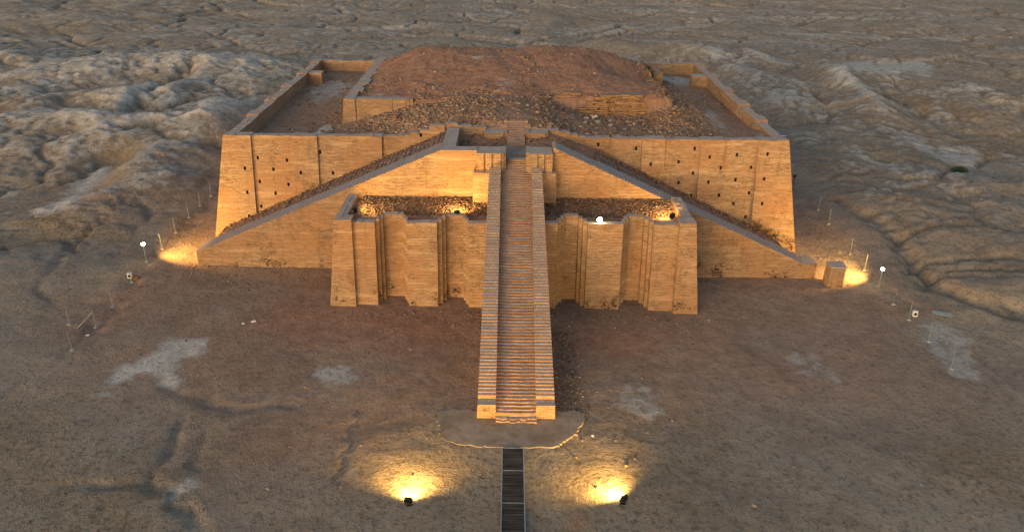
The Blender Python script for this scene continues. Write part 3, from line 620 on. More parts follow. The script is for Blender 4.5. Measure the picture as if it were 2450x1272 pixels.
# courses of exposed old brick: long ledges on the front of the core
def ledge(m, x0, x1, yb, z0, z1, lean=.12, rag=.3, sl=0., sr=0.):
    z = z0
    while z < z1:
        h = random.uniform(.12, .22); x = x0 + random.uniform(0, rag * 2) * (z - z0) + sl * (z - z0)
        xe = x1 - random.uniform(0, rag) * (z - z0) - sr * (z - z0)
        while x < xe:
            w = random.uniform(.35, 1.2)
            if random.random() > .07:
                yy = yb(x) + lean * (z - z0) + random.uniform(-rag, rag) * .45
                m.block(x, min(x + w, xe), yy, yy + 2.2, z, z + h + random.uniform(-.02, .01), j=.02)
            x += w
        z += h
m = MB(); ledge(m, 6.5, 16.3, lambda x: 11.4 + .22 * math.sin(x * 1.7) + .05 * (x - 12), 11.3, 13.85, .16, .5, 1.1, .3); m.build('exposed_brick_face', DT, g2)
m = MB(); ledge(m, 4.2, 8.5, lambda x: 12.3, 13.2, 13.9, .9, .5, 2.2, .6); m.build('exposed_brick_ledge', DT, g2); m = MB(); ledge(m, -12.4, -8.9, lambda x: 10.9 + .2 * math.sin(3 * x), 12.5, 13.4, .2, .5, .4, 1.2); ledge(m, -9.2, -6., lambda x: 10.6 , 12.7, 13.6, .5, .4)
ledge(m, -7.4, -3.6, lambda x: 9.8, 13., 13.9, .9, .4); m.build('exposed_brick_ledge', DT, g2); m = MB(); ledge(m, 17.2, 18.8, lambda x: 19 + .3 * x - 5, 11.4, 13.4, .3, .4); m.build('exposed_brick_ledge', DT, g2)
for x0, x1, y0, z0, z1 in ((-7.5, -2.6, 21.2, 14.7, 15.2), (-4.5, 1.2, 18.4, 14.5, 14.95), (-14.5, -11.8, 24.5, 14.6, 15.1), (17.3, 19.4, 23.5, 12.2, 13.7)):
    m = MB(); ledge(m, x0, x1, lambda x: y0 + .3 * math.sin(2.1 * x), z0, z1, 1.6, .35, .5, .5); m.build('exposed_brick_ledge', DT, g2)

# -- earth core and terrace floor: thin-plate surfaces through surveyed points
def tps(P, q):
    P = np.array(P, float); n = len(P); d = np.hypot(P[:, None, 0] - P[None, :, 0], P[:, None, 1] - P[None, :, 1])
    U = lambda r: np.where(r > 1e-6, r * r * np.log(r + 1e-9), 0)
    A = np.zeros((n + 3, n + 3)); A[:n, :n] = U(d) + np.eye(n) * .5; A[:n, n] = 1; A[:n, n + 1:] = P[:, :2]; A[n, :n] = 1; A[n + 1:, :n] = P[:, :2].T
    w = np.linalg.solve(A, np.concatenate([P[:, 2], np.zeros(3)])); out = w[n] + w[n + 1] * q[0] + w[n + 2] * q[1]
    for i in range(n): out = out + w[i] * U(np.hypot(q[0] - P[i, 0], q[1] - P[i, 1]))
    return out
LOW = [(-30, 1, 10.4), (-25, 1, 10.45), (-21, 1, 10.6), (-17, 1, 11.1), (-14, 1, 11.55), (-12, 1, 11.9), (-10.2, 1, 12.35), (-7.7, 1, 13.1), (-3.5, 1, 13.0), (0, 1.5, 13.25), (3.7, 1, 12.7), (7.5, 1, 12.), (12, 1, 11.8), (17, 1, 11.75), (20, 1, 11.5), (23, 1, 10.9), (28, 1, 10.7),
 (-26, 6, 10.4), (-21, 5, 10.5), (-17, 5, 11.2), (-13, 5, 12.2), (-8, 5, 13.3), (0, 5, 13.6), (5, 5, 12.6), (9, 5, 11.9), (14, 5, 11.5), (18, 5, 11.7), (22, 5, 11.), (27, 5, 10.8),
 (-21, 10, 10.4), (-18, 10, 11.2), (-15, 10, 12.0), (-12.4, 10, 12.6), (-8, 10.3, 13.4), (-3, 10.3, 14), (0, 10.3, 14.05), (4, 10.3, 13.2), (8, 10.3, 11.8), (12, 10.3, 11.5), (16, 10.3, 11.5), (18.5, 11, 12.4), (22, 10, 11.4), (27, 10, 10.6),
 (-22, 20, 10.6), (-26, 20, 10.4), (-30, 20, 10.4), (-22, 30, 10.5), (-29, 32, 10.4), (-29, 41, 10.3), (-20, 41, 10.3), (0, 41, 10.5), (18, 41, 10.4), (27, 41, 10.3), (20, 20, 12.4), (23, 20, 11.2), (27, 20, 10.5), (21, 30, 11.4), (24, 30, 10.5), (27, 31, 10.4), (20, 38, 10.7)]
UP = [(-19, 11, 13.1), (-15, 11.5, 13.2), (-12, 11.5, 13.35), (-8, 11, 13.5), (-3, 11, 14), (0, 11, 14.1), (4, 11, 13.4), (7, 12, 13.5), (10, 12, 13.75), (16, 12, 13.6), (-19, 20, 13.35), (-12, 20, 14.7), (-4, 20, 15.2), (3, 20, 15.1), (9, 20, 15), (14, 19, 14.3), (17.5, 20, 13.6),
 (-19, 29, 13.5), (-16.5, 30, 14.8), (-13.7, 30, 15.9), (-8, 30, 16.0), (0, 30, 16.0), (9.8, 30, 16.15), (13, 29, 15.6), (16, 29, 14.4), (18.5, 30, 13.6), (-19, 36.5, 13.3), (-10, 36, 14.9), (0, 36, 15.1), (10, 36, 15.), (14, 36, 13.8), (18.5, 36, 13.3), (15.5, 23.5, 12.1), (13.5, 22, 14.2), (16.8, 25.5, 12.9)]
xg = np.arange(-30.5, 28.25, .17); yg = np.arange(.9, 41.8, .17); X, Y = np.meshgrid(xg, yg)
lo = tps(LOW, (X, Y)); up = tps(UP, (X, Y)); w1 = .9 * fbm(X / 2.2, Y / 2.2, 4, 201); w2 = .9 * fbm(X / 2.2, Y / 2.2, 4, 207)
xr = 18.8 + .6 * w1 * 2 - 1.2 * np.exp(-((Y - 22) / 4) ** 2); yf = np.where(X < 4, 10.9, 11.9) + .5 * w2
inside = sm(-.12, .12, xr - X) * sm(-.12, .12, Y - yf) * sm(-19.9, -19.7, X) * sm(-.1, .1, 36.8 + .3 * w1 - Y)
dome = np.where(Y > 36.8, 0, 1)
H_ = lo * (1 - inside) + np.maximum(up, lo) * inside
rough = sm(-21, -17, X) * (1 - sm(22, 25, X)) * (1 - sm(37, 38, Y))
strata = np.round((H_ + .12 * w1) / .26) * .26
cl = np.exp(-((Y - 11.5) / 3.5) ** 2) * sm(-14, -10, X) * (1 - sm(19, 21, X)) * .75 + .8 * np.exp(-((X - 18.) / 3.0) ** 2) * sm(8, 12, Y) * (1 - sm(34, 37, Y)) + .45 * np.exp(-((Y - 20) / 1.6) ** 2 - ((X + 4) / 6) ** 2)
H_ = H_ * (1 - np.clip(cl, 0, 1)) + strata * np.clip(cl, 0, 1)
H_ = H_ + rough * (.42 * fbm(X / 2.9, Y / 2.9, 5, 211, .6) + .1 * fbm(X / .5, Y / .5, 3, 215) + .3 * fbm(X / 7, Y / 7, 2, 219)) + (1 - rough) * .06 * fbm(X / 1.5, Y / 1.5, 4, 221)
# drifted sand against the right parapet
H_ = H_ + .9 * np.exp(-((X - 28.2) / 1.5) ** 2 - ((Y - 3.5) / 4.5) ** 2)
keep = (np.abs(X) < .9) & (Y < 1.7); H_ = np.where(keep, np.minimum(H_, 13.05), H_)
H_ = np.where((np.abs(X) < 3.4) & (Y < 1.3), np.minimum(H_, 12.6), H_)
T = np.zeros(X.shape + (3,))
T[..., 1] = np.clip(inside * (.85 + .4 * w1) + .4 * np.exp(-((X + 26) / 5) ** 2 - ((Y - 5) / 5) ** 2) + .5 * np.exp(-((X - 17.2) / 2.2) ** 2 - ((Y - 14) / 4) ** 2), 0, 1)
def blob(px, py, a, b_, amp): return amp * np.exp(-(((X + .8 * w1 - px) / a) ** 2 + ((Y + .8 * w2 - py) / b_) ** 2) ** 2)
T[..., 0] = np.maximum.reduce([blob(-22.6, 8, 1.0, 3.0, 1.3), blob(-23.4, 5.6, 1.8, .8, 1.2), blob(-26, 3.2, 2.5, .5, 1.1), blob(-22.5, 2., 3, .35, .9), blob(-26, 28, 3, 8, .7), blob(25.5, 3, 2.5, 2, .6), blob(24.3, 12, 1.1, 5, .6), blob(24, 36, 3.5, 4, .8), blob(-1.5, 14.5, 1.6, 3.5, .42), blob(-5, 24.5, 2.4, .8, .55), blob(9, 31, 4, 2.5, .3), blob(-15.5, 13, 2.4, 2, .35), blob(10, 7, 6, 3, .35), blob(-10, 8, 1.6, 2.5, .4)])
floor_ = (1 - rough); T[..., 2] = .12 * (X > 20)
core = grid_mesh('earth_core', xg, yg, H_, M['mound'], T, zig)
def core_z(x, y):
    i = int(np.clip((x - xg[0]) / .17, 0, len(xg) - 1)); k = int(np.clip((y - yg[0]) / .17, 0, len(yg) - 1)); return float(H_[k, i])
# landings behind the gate towers
for x0, x1, za, zb in ((-6.1, -.95, 11.75, 11.9), (.95, 9.2, 11.95, 10.35)):
    xq = np.linspace(x0, x1, 50); yq = np.linspace(-7.1, .9, 60); Xq, Yq = np.meshgrid(xq, yq)
    Zq = za + (zb - za) * sm(x0 + (2 if zb < za else 0), x1, Xq) + .12 * fbm(Xq / .8, Yq / .8, 3, 301) + .5 * sm(-2.5, .3, Yq)
    Tq = np.zeros(Xq.shape + (3,)); Tq[..., 1] = .6; grid_mesh('landing_fill', xq, yq, Zq, M['mound'], Tq, zig)

# ------------------------------------------------------------------ rubble (uncountable) 
PAL = np.array([(.34, .22, .145), (.30, .175, .11), (.38, .28, .20), (.25, .14, .09), (.18, .12, .09), (.32, .24, .18), (.33, .19, .11)])
def stones(name, pts, smin, smax, label, cat, pal=PAL, flat=.55):
    n = len(pts); P = np.array(pts); s = smin + (smax - smin) * rs.rand(n) ** 3.6
    base = np.array([(-1, -1, -1), (1, -1, -1), (1, 1, -1), (-1, 1, -1), (-1, -1, 1), (1, -1, 1), (1, 1, 1), (-1, 1, 1)], float)
    V = base[None] * (1 + .55 * (rs.rand(n, 8, 3) - .5)); V = V * np.stack([s * (.7 + .7 * rs.rand(n)), s * (.5 + .5 * rs.rand(n)), s * flat * (.5 + .6 * rs.rand(n))], -1)[:, None] * .5
    a = rs.rand(n) * 6.28; t = (rs.rand(n) - .5) * 1.3; ca, sa, ct, st_ = np.cos(a)[:, None], np.sin(a)[:, None], np.cos(t)[:, None], np.sin(t)[:, None]
    x, y, z = V[..., 0], V[..., 1], V[..., 2]; y, z = y * ct - z * st_, y * st_ + z * ct; x, y = x * ca - y * sa, x * sa + y * ca
    V = np.stack([x, y, z], -1) + P[:, None]
    F = np.array([(3, 2, 1, 0), (4, 5, 6, 7), (0, 1, 5, 4), (1, 2, 6, 5), (2, 3, 7, 6), (3, 0, 4, 7)]); Q = (F[None] + (np.arange(n) * 8)[:, None, None]).reshape(-1, 4).astype(np.int32)
    me = bpy.data.meshes.new(name); me.vertices.add(n * 8); me.vertices.foreach_set('co', V.astype(np.float32).ravel()); me.loops.add(Q.size); me.loops.foreach_set('vertex_index', Q.ravel())
    me.polygons.add(len(Q)); me.polygons.foreach_set('loop_start', np.arange(len(Q), dtype=np.int32) * 4); me.polygons.foreach_set('loop_total', np.full(len(Q), 4, np.int32)); me.update(calc_edges=True)
    c = pal[rs.randint(0, len(pal), n)] * (.75 + .5 * rs.rand(n))[:, None]; c = np.concatenate([c, np.ones((n, 1))], 1)
    at = me.color_attributes.new('stone', 'FLOAT_COLOR', 'POINT'); at.data.foreach_set('color', np.repeat(c, 8, 0).astype(np.float32).ravel()); me.materials.append(M['rubble'])
    o = bpy.data.objects.new(name, me); COL.objects.link(o); tag(o, label, cat, kind='stuff'); return o
DN = fbm(*[a / 4. for a in np.meshgrid(np.arange(-32, 32, .5), np.arange(0, 43, .5))], 3, 231)
def density(x, y):
    f = .03 + 1.0 * max(0, float(DN[int(y * 2), int((x + 32) * 2)]) - .02)
    if x < -20.8: f = .06 + .5 * math.exp(-((x + 21) / 1.5) ** 2)
    if x > 21: f = .12 + .9 * math.exp(-((x - 21) / 1.5) ** 2)
    if -19 < x < 20 and y < 11: f += .75
    if 6 < x < 15 and 3 < y < 10: f *= .35
    if 15 < x < 21 and y < 12: f += .8
    if -12 < x < 4 and 8 < y < 13: f += .5
    if 18 < x < 22 and y > 12: f += .7
    if abs(x) < 2.2 and 2 < y < 14: f *= .15
    if 8 < x < 16 and 12 < y < 26: f *= .4
    if y > 13 and -19 < x < 17: f *= .55
    if y > 37.5: f = .03
    if x > 23.5 or (x > 20 and y > 33): f = .05
    return f
pts = []
while len(pts) < 14500:
    x = random.uniform(-30, 27.5); y = random.uniform(1.1, 41)
    if random.random() < density(x, y) and not (abs(x) < .95 and y < 1.9) and not (-20.7 < x < -19 and y > 10.4): pts.append((x, y, core_z(x, y) + .03))
stones('brick_rubble', pts, .07, .44, 'loose reddish brick rubble strewn over the earth core and terrace floor', 'rubble')
pts = []
for i in range(4200):
    sx = random.choice((-1, 1)); x = random.uniform(2.9, 15.2); y = random.uniform(-12.2, -8.4)
    pts.append((sx * x, y, 7.85 + .45 * float(sm(-13, -8.5, y)) + random.uniform(-.05, .1)))
stones('bastion_rubble', pts, .06, .24, 'dark small stones covering the earth on top of the bastions', 'rubble', PAL * .6)
pts = []
for i in range(1500):
    sx = random.choice((-1, 1)); x = random.uniform(7.5, 30 if sx > 0 else 32); y = random.uniform(-2.6, -.5) if random.random() < .8 else random.uniform(-4.8, -.5)
    z = (1.58 + .437 * (32.95 - x)) if sx < 0 else (1.02 + .463 * (29.65 - x))
    if y < -.164 * (11.9 - z) and y > -.164 * (11.9 - z) - 1.3: pts.append((sx * x, y, z + .12))
for i in range(500):
    sx = random.choice((-1, 1)); x = random.uniform(1.2, 5.8); pts.append((sx * x, random.uniform(-6, 0), 11.9 + .5 * float(sm(-2.5, .3, random.uniform(-4, 0)))))
stones('stair_rubble', pts, .08, .26, 'broken brick pieces lying along the inner edge of the side stairs', 'rubble', PAL * .8)
pts = []
while len(pts) < 6500:
    r = random.random()
    if r < .25: x, y = random.gauss(4.2, .6), random.uniform(-33, -20)
    elif r < .4: x, y = random.uniform(-34, 34), random.gauss(-10.5, 1.6)
    elif r < .5: x, y = random.choice((-1, 1)) * random.gauss(35, 1.8), random.uniform(-16, 10)
    elif r < .6: x, y = random.uniform(-17, 17), random.gauss(-17.6, .8)
    else: x, y = random.uniform(-55, 55), random.uniform(-50, 20)
    if abs(x) < 3.1 and y > -34: continue
    if abs(x) < 17.6 and y > -16.4: continue
    if abs(x) < 33 and y > -8.4: continue
    pts.append((x, y))
zz = terr_full(np.array([p[0] for p in pts]), np.array([p[1] for p in pts])); pts = [(p[0], p[1], z + .01) for p, z in zip(pts, zz)]
stones('scattered_stones', pts, .05, .21, 'small pale stones and pebbles scattered over the open ground', 'stones', PAL * np.array([.9, .95, 1.]))

# individual big fallen blocks below the exposed brick face
blk = [(6.6, 8.6, .55), (8.3, 9.2, .7), (9.4, 9.6, .8), (9.6, 7.6, .6), (11.2, 8.9, .5), (10.9, 6.1, .75), (8.0, 6.2, .5), (12.4, 5.2, .45), (13.2, 8.7, .5), (13.8, 7.4, .4), (7.3, 4.4, .5)]
where = ['at the upper left of the pale slope', 'near the foot of the exposed brick face, second from the stairs', 'largest, tight under the exposed brick face', 'standing alone in the middle of the pale slope', 'flat, below the middle of the brick face', 'broad and tilted, low on the pale slope', 'half buried towards the gate', 'small, just behind the front coping', 'upright, right part of the pale slope', 'smallest, right part of the pale slope', 'nearest the gate tower, low on the slope']
proto = None
for (x, y, s), w in zip(blk, where):
    m = MB(); q = s * .5
    vs = [(random.uniform(.7, 1) * a * q, random.uniform(.6, 1) * b_ * q * .8, random.uniform(.7, 1) * c * q * .5) for c in (-1, 1) for a, b_ in ((-1, -1), (1, -1), (1, 1), (-1, 1))]
    m.add(vs, [(3, 2, 1, 0), (4, 5, 6, 7), (0, 1, 5, 4), (1, 2, 6, 5), (2, 3, 7, 6), (3, 0, 4, 7)])
    o = m.build('fallen_block', M['coping']); o.location = (x, y, core_z(x, y) + .1); o.rotation_euler = (random.uniform(-.5, .3), random.uniform(-.3, .3), random.uniform(0, 3))
    md = o.modifiers.new('bev', 'BEVEL'); md.width = .05; md.segments = 2
    tag(o, 'pale fallen masonry block ' + w, 'block', 'fallen blocks on the slope behind the right parapet')

# ------------------------------------------------------------------ small brick pier beyond the right stair
pier = empty('brick_pier', (32.75, -9.3, gz(32.7, -9.5))); tag(pier, 'short free standing brick pier beyond the foot of the right staircase', 'pier')
m = MB(); m.block(-.75, .75, -.65, .65, -1.2, 2.15, kf=.03, kl=.05, kr=-.01); m.block(-.5, .05, -.78, -.6, -1.2, 2.05, kf=.03); m.build('shaft', BT, pier)
m = MB(); m.block(-.8, .8, -.7, .7, 2.153, 2.26, j=.03); m.build('cap', M['coping'], pier)

# ------------------------------------------------------------------ boardwalk
bw = empty('boardwalk', (-.22, -36.5, 0.1)); tag(bw, 'dark plank walkway with a steel edge leading to the central stair', 'walkway')
m = MB(); y = 0
while y > -13: m.block(-.70, .70, y - .105, y, .02 , .07 + random.uniform(-.015, .015), j=.012); y -= .15
m.build('deck', M['wood'], bw)
for s in (-1, 1): MB().block(s * .745 - .035, s * .745 + .035, -13, .06, -.3, .11).build('edge_rail', M['frame'], bw)
for y in (.04, -2.3, -5.35, -8.4, -11.4): MB().block(-.71, .71, y - .016, y + .016, -.2, .10).build('cross_bar', M['frame'], bw)
for y in (-1, -4, -7, -10): MB().block(-.6, .6, y - .06, y + .06, -.4, .015).build('joist', M['black'], bw)

# ------------------------------------------------------------------ posts
PL_ = [(-39.1, 12.3), (-39.2, 8.8), (-39.0, 4.7), (-38.8, .2), (-38.5, -4.2), (-38.1, -12.4), (-37.9, -16.9), (-37.6, -20.7), (-40., -20.6), (-37.6, -24.7)]
PR_ = [(38.2, 9.9), (37.7, 5.2), (37.5, -2.), (37.4, -6.), (37.0, -13.7), (37.2, -16.5), (37.2, -20.3), (37., -24.6)]
pp = empty('fence_post'); m = MB(); m.tube((0, 0, -.4), (0, 0, 1.85), .036, .032); m.tube((0, 0, 1.85), (0, 0, 1.88), .055, .05); pole_o = m.build('pole', M['steel'], pp)
m = MB()
ring = [(math.cos(t * math.pi / 5) * random.uniform(.2, .3), math.sin(t * math.pi / 5) * random.uniform(.2, .3)) for t in range(10)]
m.prism([(a * .8, b_ * .8, .1) for a, b_ in ring], [(a, b_, -.3) for a, b_ in ring]); m.build('concrete_foot', M['concrete'], pp)
ordn = ['first', 'second', 'third', 'fourth', 'fifth', 'sixth', 'seventh', 'eighth', 'ninth', 'tenth']
first = True
for side, L in (('left', PL_), ('right', PR_)):
    for i, (x, y) in enumerate(L):
        o = pp if first else copy_tree(pp); first = False
        o.location = (x, y, gz(x, y)); o.rotation_euler = (random.uniform(-.05, .05), random.uniform(-.06, .06), random.uniform(0, 6))
        if side == 'left' and i == 8: lab = 'grey steel post standing outside the left post row, farthest from the ziggurat'
        elif side == 'left' and i == 7: lab = 'grey steel post of the left row that carries a slanting brace'
        elif side == 'left' and i == 9: lab = 'grey steel post nearest the camera in the left row'
        else: lab = 'grey steel post, %s from the far end of the row %s of the ziggurat' % (ordn[i], side)
        tag(o, lab, 'post', 'bare steel posts in rows beside the ziggurat')
        if side == 'left' and i == 7: braced = o; o.rotation_euler = (0, 0, 0)
m = MB(); m.tube((0, 0, 1.6), (-1.6, -.5, .05), .035); m.build('brace', M['steel'], braced)

# ------------------------------------------------------------------ lamps
def aim(o, d): o.rotation_euler = Vector(d).to_track_quat('-Z', 'Y').to_euler()
WARM = (1., .58, .14)
def spot(parent, loc, d, W, ang, blend=.35, size=.12, color=WARM):
    l = bpy.data.lights.new('lamp_beam', 'SPOT'); l.energy = W; l.color = color; l.spot_size = math.radians(ang); l.spot_blend = blend; l.shadow_soft_size = size
    o = bpy.data.objects.new('lamp_beam', l); COL.objects.link(o); o.parent = parent; o.location = loc; aim(o, d); return o
def housing(parent, c, d, w=.42, h=.34, t=.14, lens='lens'):
    """rectangular floodlight head: housing with cooling fins, glass, visor; built round c facing d"""
    d = Vector(d).normalized(); rt = d.cross(Vector((0, 0, 1))).normalized(); up = rt.cross(d); c = Vector(c)
    def P(a, b_, e): return c + rt * a + up * b_ + d * e
    m = MB(); F = [(3, 2, 1, 0), (4, 5, 6, 7), (0, 1, 5, 4), (1, 2, 6, 5), (2, 3, 7, 6), (3, 0, 4, 7)]
    def bx(a0, a1, b0, b1, e0, e1): m.add([P(a, b_, e) for e in (e0, e1) for a, b_ in ((a0, b0), (a1, b0), (a1, b1), (a0, b1))], F)
    bx(-w / 2, w / 2, -h / 2, h / 2, -t, -.01)
    for i in range(5): a = -w / 2 + w * (i + .5) / 5; bx(a - .012, a + .012, -h / 2 * .8, h / 2 * .8, -t - .06, -t + .005)
    for q in ((-w / 2 - .015, w / 2 + .015, h / 2, h / 2 + .02, -.05, .06), (-w / 2 - .02, -w / 2, -h / 2, h / 2, -.05, .03), (w / 2, w / 2 + .02, -h / 2, h / 2, -.05, .03)): bx(*q)
    m.build('housing', M['black'], parent)
    m = MB(); bx(-w / 2 * .85, w / 2 * .85, -h / 2 * .85, h / 2 * .85, -.009, .004); m.build('lamp_glass', M[lens], parent)
def floodlight(name_, x, y, z, d, W, ang, label, cat, grp=None, h=.28, big=1., blend=.35, lens='lens', beam_d=None):
    g = empty('floodlight', (x, y, z)); tag(g, label, cat, grp)
    dv = Vector(d).normalized(); c = (0, 0, h)
    housing(g, c, dv, .46 * big, .38 * big, .15, lens)
    m = MB(); rt = dv.cross(Vector((0, 0, 1))).normalized() * .27 * big
    for s in (-1, 1): m.tube(tuple(rt * s + Vector((0, 0, .02))), tuple(rt * s + Vector((0, 0, h + .02))), .018)
    m.tube(tuple(-rt + Vector((0, 0, .03))), tuple(rt + Vector((0, 0, .03))), .02); m.block(-.16, .16, -.16, .16, -.08, .03); m.build('bracket', M['black'], g)
    spot(g, tuple(Vector(c) + dv * (.09 if name_ != 'g' else .5)), beam_d or d, W, ang, blend)
    if name_ == 'g':
        bm = bmesh.new(); bmesh.ops.create_uvsphere(bm, u_segments=16, v_segments=10, radius=.23); bmesh.ops.translate(bm, verts=bm.verts, vec=(0, -.1, .35)); me = bpy.data.meshes.new('bulb'); bm.to_mesh(me); bm.free(); me.materials.append(M['lens']); o = bpy.data.objects.new('bulb', me); COL.objects.link(o); o.parent = g
    return g
def pole_lamp(x, y, d, W, ang, label, beam_d):
    z = gz(x, y); g = empty('lamp_post', (x, y, z)); tag(g, label, 'lamp post', 'lamps on short posts beside the ziggurat')
    m = MB(); m.tube((0, 0, -.3), (0, 0, 1.9), .045); m.build('pole', M['steel'], g); m = MB(); m.tube((0, 0, -.1), (0, 0, .1), .24, .18, 10); m.build('concrete_foot', M['concrete'], g)
    housing(g, (0, 0, 2.05), d, .4, .3, .14, 'lens'); m = MB()
    # bulb bulging from the front glass
    bm = bmesh.new(); bmesh.ops.create_uvsphere(bm, u_segments=16, v_segments=10, radius=.16); bmesh.ops.translate(bm, verts=bm.verts, vec=Vector(d).normalized() * .06 + Vector((0, 0, 2.05)))
    me = bpy.data.meshes.new('bulb'); bm.to_mesh(me); bm.free(); me.materials.append(M['lens']); o = bpy.data.objects.new('bulb', me); COL.objects.link(o); o.parent = g
    spot(g, tuple(Vector((0, 0, 2.05)) + Vector(d).normalized() * .06 + Vector(beam_d).normalized() * .4), beam_d, W, ang, .95); return g
FG = 'floodlights set on the open ground in front'; BG = 'floodlights set on top of the bastions'
floodlight('a', -6.9, -42.1, gz(-6.9, -42.1), (-.02, 1, .36), 4000, 160, 'black floodlight on the ground left of the plank walkway', 'floodlight', FG, h=.45, blend=.9)
floodlight('b', 6.9, -41.5, gz(6.9, -41.5), (-.62, 1, .36), 4000, 160, 'black floodlight on the ground right of the plank walkway', 'floodlight', FG, h=.45, blend=.9)
pole_lamp(-38.45, -8.1, (.62, -.5, .1), 5200, 140, 'lit lamp on a short grey post left of the ziggurat', (1, 1.0, .02))
pole_lamp(37.37, -9.6, (-.62, -.5, .1), 5200, 140, 'lit lamp on a short grey post right of the ziggurat', (-1, 1.0, .02))
floodlight('e', -15.2, -12.5, 8.3, (.75, .75, .35), 700, 130, 'lit floodlight inside the left corner tower of the left bastion', 'floodlight', BG, h=.3, blend=.5)
floodlight('f', -5.6, -12.6, 8.1, (-.12, 1, .35), 1350, 150, 'lit floodlight behind the coping in the middle of the left bastion', 'floodlight', BG, h=.3, blend=.5)
floodlight('g', 7.66, -14.7, 8.36, (.15, -1, -.1), 90, 120, 'glaring floodlight on the coping of the right bastion facing outwards', 'floodlight', BG, h=.3, blend=.5)
floodlight('h', 14.6, -13.2, 8.3, (-.35, 1, .3), 900, 140, 'lit floodlight inside the right corner tower of the right bastion', 'floodlight', BG, h=.3, blend=.5)

# ------------------------------------------------------------------ small things
def cabinet(x, y, label, mat):
    g = empty('junction_box', (x, y, gz(x, y)), random.uniform(-.4, .4)); tag(g, label, 'box', 'small boxes fixed low on the posts')
    m = MB(); m.block(-.2, .2, -.14, .14, .3, .85, j=.01); m.build('cabinet_body', mat, g); m = MB(); m.block(-.12, .12, -.165, -.138, .42, .72); m.build('cabinet_face', M['black'], g)
    m = MB(); m.tube((0, 0, -.2), (0, 0, .3), .03); m.build('stand', M['steel'], g)
cabinet(-38.3, -12.15, 'small white box by the left post row, next to a rusty crate', M['white']); cabinet(37.75, -16.3, 'small white box by the right post row', M['white'])
g = empty('rusty_crate', (-37.8, -12., gz(-37.8, -12.)), .3); tag(g, 'small rusty brown crate beside the white box on the left', 'crate')
m = MB(); m.block(-.22, .22, -.2, .2, 0, .35, j=.01); m.build('crate_body', M['rust'], g); m = MB(); m.block(-.24, .24, -.22, .22, .353, .39); m.build('crate_lid', M['rust'], g)
m = MB(); m.block(-.9, .9, -.3, .3, 0, .03, j=.02)
for i in range(6): m.block(-.85 + .3 * i, -.8 + .3 * i, -.28, .28, .03, .06)
o = m.build('metal_sheet', M['sheet']); o.location = (40.8, -15.6, gz(40.8, -15.6) + .1); o.rotation_euler = (.15, .05, -.25); tag(o, 'grey blue ribbed metal sheet lying on the ground at the right', 'sheet')
def scrap(x, y, s, label, z=None):
    m = MB(); n = 9; r = [(math.cos(i / n * 6.283) * s * random.uniform(.6, 1.1), math.sin(i / n * 6.283) * s * .6 * random.uniform(.6, 1.1)) for i in range(n)]
    m.prism([(a, b_, .06 + random.uniform(0, .04)) for a, b_ in r], [(a * .8, b_ * .8, -.02) for a, b_ in r]); o = m.build('litter', M['white']); o.location = (x, y, gz(x, y)); tag(o, label, 'litter', 'pieces of white litter on the ground')
scrap(-37.6, -22.2, .22, 'white scrap of litter near the front left posts'); scrap(-23.8, -19.6, .28, 'larger of two white scraps in front of the left bastion'); scrap(-24.6, -20., .16, 'smaller of two white scraps in front of the left bastion')
scrap(5.6, -34.8, .13, 'small white scrap right of the mud apron'); scrap(44.5, 43., .5, 'long white scrap on the slope behind the right terrace wall')
g = empty('dark_stake', (38.6, 20.4, gz(38.6, 20.4))); tag(g, 'thin black lamp stake close to the right terrace wall', 'stake')
m = MB(); m.tube((0, 0, -.2), (0, 0, 1.1), .05); m.build('stake_pole', M['black'], g); m = MB(); m.block(-.17, .17, -.12, .12, 1.1, 1.5, j=.02); m.build('stake_head', M['black'], g)
# green bush
g = empty('green_bush', (63.2, 24.1, gz(63.2, 24.1))); g.scale = (.62, .62, .8); tag(g, 'low dark green bush in the dry gully at the far right', 'bush')
m = MB(); st_m = MB()
for i in range(14):
    a = random.uniform(0, 6.28); r = random.uniform(.3, 1.5); st_m.tube((0, 0, -.1), (math.cos(a) * r, math.sin(a) * r * .7, random.uniform(.4, 1.1)), .03, .012, 5)
for i in range(2600):
    a = random.uniform(0, 6.28); r = random.random() ** .6; lob = 1 + .3 * math.sin(a * 3 + 1); p = Vector((math.cos(a) * r * 1.7 * lob, math.sin(a) * r * 1.1 * lob, random.uniform(.05, 1.15) * (1 - .6 * r * r)))
    u = Vector((random.gauss(0, 1), random.gauss(0, 1), random.gauss(0, 1))).normalized() * .09; v = u.orthogonal().normalized() * .045; m.add([p - u, p + v, p + u, p - v], [(0, 1, 2, 3)])
m.build('foliage', M['leaf'], g, recalc=False); st_m.build('stem', M['twig'], g)
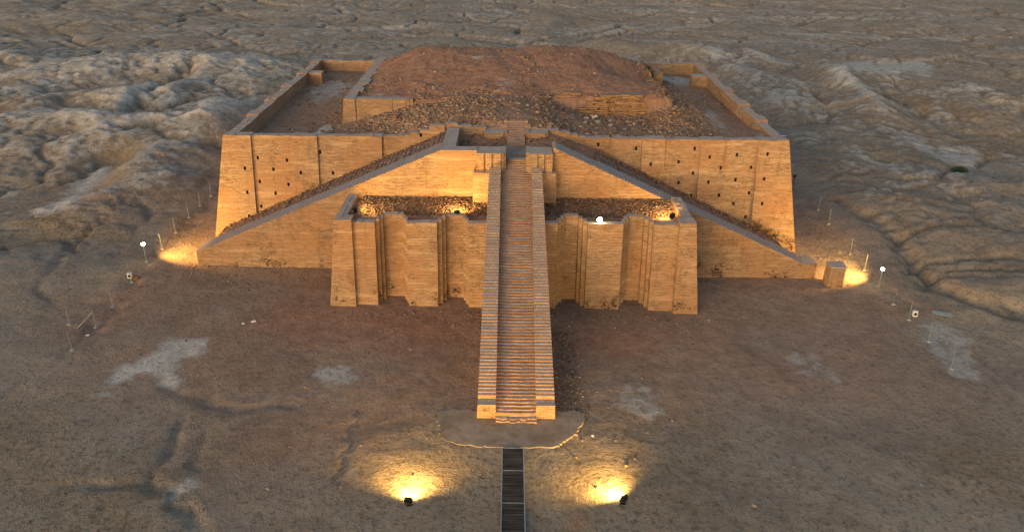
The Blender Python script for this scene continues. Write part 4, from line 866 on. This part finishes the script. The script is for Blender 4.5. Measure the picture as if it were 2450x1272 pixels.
# dry thorn plants on the right stair and wall foot
def dry(x, y, z, s, label):
    g = empty('dry_shrub', (x, y, z)); tag(g, label, 'shrub', 'dry thorny shrubs on the right staircase'); m = MB()
    for i in range(26):
        a = random.uniform(0, 6.28); q = Vector((math.cos(a), math.sin(a) * .7, random.uniform(.3, 1.3))) * s * random.uniform(.4, 1); m.tube((0, 0, 0), q, .02, .008, 4)
        for k in range(4): p = q * random.uniform(.4, 1); m.tube(p, p + Vector((random.gauss(0, .3), random.gauss(0, .3), random.gauss(.1, .2))) * s, .012, .005, 4)
    m.build('twigs', M['twig'], g)
dry(26.6, -2.3, 2.75, .9, 'dry thorny shrub highest on the right staircase'); dry(27.7, -2.5, 2.25, .7, 'dry thorny shrub between two others on the right staircase'); dry(28.6, -2.4, 1.8, .55, 'dry thorny shrub lowest on the right staircase')

# ------------------------------------------------------------------ camera
cam = bpy.data.cameras.new('camera'); co = bpy.data.objects.new('camera', cam); COL.objects.link(co)
f, pitch, yaw, roll, cx_, cy_ = 1825.5, .4354, -.0071, .0079, 1204.09, 602.456
cp, sp, cyw, syw = math.cos(pitch), math.sin(pitch), math.cos(yaw), math.sin(yaw)
F = Vector((syw * cp, cyw * cp, -sp)); R = Vector((cyw, -syw, 0)); U = R.cross(F)
c_, s_ = math.cos(roll), math.sin(roll)     # picture rotates clockwise by roll
R2 = R * c_ + U * s_; U2 = U * c_ - R * s_
from mathutils import Matrix
mat = Matrix((R2, U2, -F)).transposed().to_4x4(); mat.translation = Vector((-.7037, -79.545, 35.477)); co.matrix_world = mat
cam.sensor_width = 36; cam.lens = f / 2450 * 36; cam.shift_x = (1225 - cx_) / 2450; cam.shift_y = (cy_ - 636) / 2450
cam.clip_end = 5000; S.camera = co

# ------------------------------------------------------------------ light
w = bpy.data.worlds.new('World'); S.world = w; w.use_nodes = True; nt = w.node_tree
sk = nt.nodes.new('ShaderNodeTexSky'); sk.sky_type = 'NISHITA'; sk.sun_disc = False; EL, AZ = math.radians(7), math.radians(-148)
sk.sun_elevation = EL; sk.sun_rotation = AZ; sk.dust_density = 3
bg = nt.nodes['Background']; nt.links.new(sk.outputs[0], bg.inputs[0]); bg.inputs[1].default_value = .15
sl = bpy.data.lights.new('sun', 'SUN'); sl.energy = .42; sl.angle = math.radians(50); sl.color = (1, .70, .44); so = bpy.data.objects.new('sun', sl); COL.objects.link(so)
sd = Vector((math.sin(AZ) * math.cos(EL * 1.6), math.cos(AZ) * math.cos(EL * 1.6), math.sin(EL * 1.6))); aim(so, -sd)
S.view_settings.view_transform = 'Standard'; S.view_settings.look = 'None'; S.view_settings.exposure = 1.0; S.view_settings.gamma = 1
S.render.engine = 'CYCLES'
